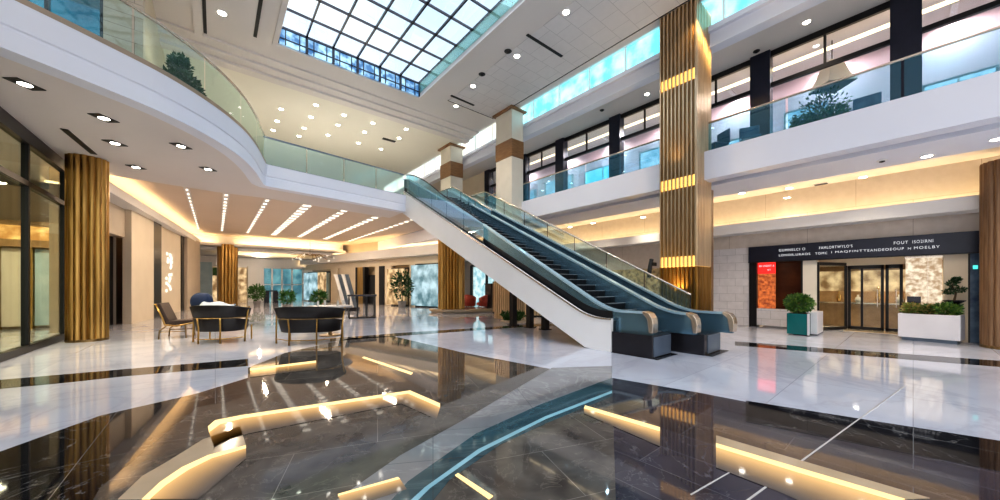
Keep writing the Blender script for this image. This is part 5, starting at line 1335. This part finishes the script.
# pendant shade and lounge chairs of the right gallery
sx = 14.3; sy = yx(832, sx)
t = thing('pendant_lamp', 'flared beige pendant lampshade inside the upper right shop', 'lamp', (sx, sy, 7.55))
MB().lathe([(0.55, 0), (0.4, 0.25), (0.22, 0.75), (0.2, 0.75), (0.38, 0.25), (0.53, 0)], (sx, sy, 7.5), 4).build('lamp_shade', 'cream_wall', t)
MB().tube([(sx, sy, 8.25), (sx, sy, 8.9)], 0.015, 6).build('cord', 'black', t)
MB().lathe([(0.02, 0.16), (0.1, 0.22), (0.1, 0.3), (0.03, 0.38)], (sx, sy, 7.5), 12).build('bulb', 'lens_dim', t)
def cafe_chair(label, x, y, z, rz, mat):
    t = thing('cafe_chair', label, 'chair', (x, y, z), rz, 'chairs on the right gallery')
    MB().box(-0.24, 0.24, -0.24, 0.24, 0.42, 0.48).build('seat', mat, t, bevel=0.02, local=True)
    MB().box(-0.24, 0.24, -0.28, -0.22, 0.48, 0.9).build('backrest', mat, t, bevel=0.02, local=True)
    for a in (-1, 1):
        for b in (-1, 1): MB().tube([(a * 0.2, b * 0.2, 0.43), (a * 0.23, b * 0.23, 0)], 0.015, 6).build('leg', 'dark_frame', t, local=True)
cafe_chair('dark chair behind the right gallery railing, nearest the ribbed column', 11.7, yx(716, 11.7), ZR, 1.0, 'navy_cloth')
cafe_chair('blue grey chair behind the right gallery railing, second from the ribbed column', 11.9, yx(750, 11.9), ZR, 1.9, 'poster_blue')
bx2 = 12.8; by2 = yx(867, bx2)
t = thing('notice_board', 'small dark blue board standing behind the right gallery railing', 'sign', (bx2, by2, ZR))
MB().box(bx2 - 0.03, bx2 + 0.03, by2 - 0.25, by2 + 0.25, ZR + 0.3, ZR + 1.05).build('board', 'poster_blue', t)
for s in (-1, 1): MB().box(bx2 - 0.02, bx2 + 0.02, by2 + s * 0.22 - 0.02, by2 + s * 0.22 + 0.02, ZR, ZR + 0.3).build('leg', 'dark_frame', t)
# closing walls
struct('wall_right', MB().box(20.8, 21, -7, 34, 0, 9.1), 'beige_wall')
struct('wall_left_outer', MB().box(-9.2, -9, 3, 44, 0, ZC + 0.2), 'beige_wall')
# ground floor wall sconce by the ribbed column
t = thing('wall_spotlight', 'small black spotlight fixed to the left side of the ribbed column', 'light', (10.0, 4.95, 2.0))
MB().tube([(10.05, 5.0, 2.3), (9.98, 5.02, 2.05), (9.95, 5.03, 1.75)], 0.06, 10).build('body', 'black', t)
MB().box(9.98, 10.16, 4.9, 4.98, 2.1, 2.2).build('bracket', 'black', t)

# ================================================================== LIGHT, WORLD, CAMERA
W = bpy.data.worlds.new('World'); SC.world = W; W.use_nodes = True
wt = W.node_tree; bg = wt.nodes['Background']
tc = wt.nodes.new('ShaderNodeTexCoord'); sp = wt.nodes.new('ShaderNodeSeparateXYZ'); rp = wt.nodes.new('ShaderNodeValToRGB')
nz = wt.nodes.new('ShaderNodeTexNoise'); nz.inputs['Scale'].default_value = 2.5; nz.inputs['Detail'].default_value = 6
wt.links.new(tc.outputs['Generated'], sp.inputs[0]); wt.links.new(tc.outputs['Generated'], nz.inputs['Vector'])
rp.color_ramp.elements[0].position = 0.0; rp.color_ramp.elements[0].color = (0.9, 0.86, 0.82, 1)
rp.color_ramp.elements[1].position = 0.9; rp.color_ramp.elements[1].color = (0.62, 0.8, 1.0, 1)
wt.links.new(sp.outputs['Z'], rp.inputs['Fac'])
mx = wt.nodes.new('ShaderNodeMix'); mx.data_type = 'RGBA'
cr = wt.nodes.new('ShaderNodeValToRGB'); cr.color_ramp.elements[0].position = 0.42; cr.color_ramp.elements[1].position = 0.62
wt.links.new(nz.outputs['Fac'], cr.inputs['Fac']); wt.links.new(cr.outputs['Color'], mx.inputs['Factor'])
wt.links.new(rp.outputs['Color'], mx.inputs[6]); mx.inputs[7].default_value = (1, 1, 1, 1)
wt.links.new(mx.outputs[2], bg.inputs['Color']); bg.inputs['Strength'].default_value = 1.0

sl = bpy.data.lights.new('daylight', 'SUN'); sl.energy = 3.0; sl.angle = math.radians(110); sl.color = (0.86, 0.93, 1.0)
so = bpy.data.objects.new('daylight', sl); COL.objects.link(so); so.rotation_euler = (math.radians(12), math.radians(-10), 0); so.location = (4, 8, 20)

cam = bpy.data.cameras.new('camera'); co = bpy.data.objects.new('camera', cam); COL.objects.link(co)
cam.sensor_width = 36; cam.lens = F_PX / 1000 * 36; cam.shift_y = 0.036; cam.clip_start = 0.05; cam.clip_end = 300
co.location = (0, 0, CAM_H); co.rotation_euler = (math.radians(90), 0, -TH)
SC.camera = co
SC.view_settings.view_transform = 'Standard'
SC.view_settings.exposure = 0.55
try: SC.view_settings.look = 'Medium High Contrast'
except Exception as ex: print('LOOK', ex)
cy = SC.cycles
cy.use_denoising = True
cy.max_bounces = 10; cy.diffuse_bounces = 4; cy.glossy_bounces = 4; cy.transparent_max_bounces = 24; cy.transmission_bounces = 4
cy.sample_clamp_indirect = 6.0; cy.caustics_reflective = False; cy.caustics_refractive = False
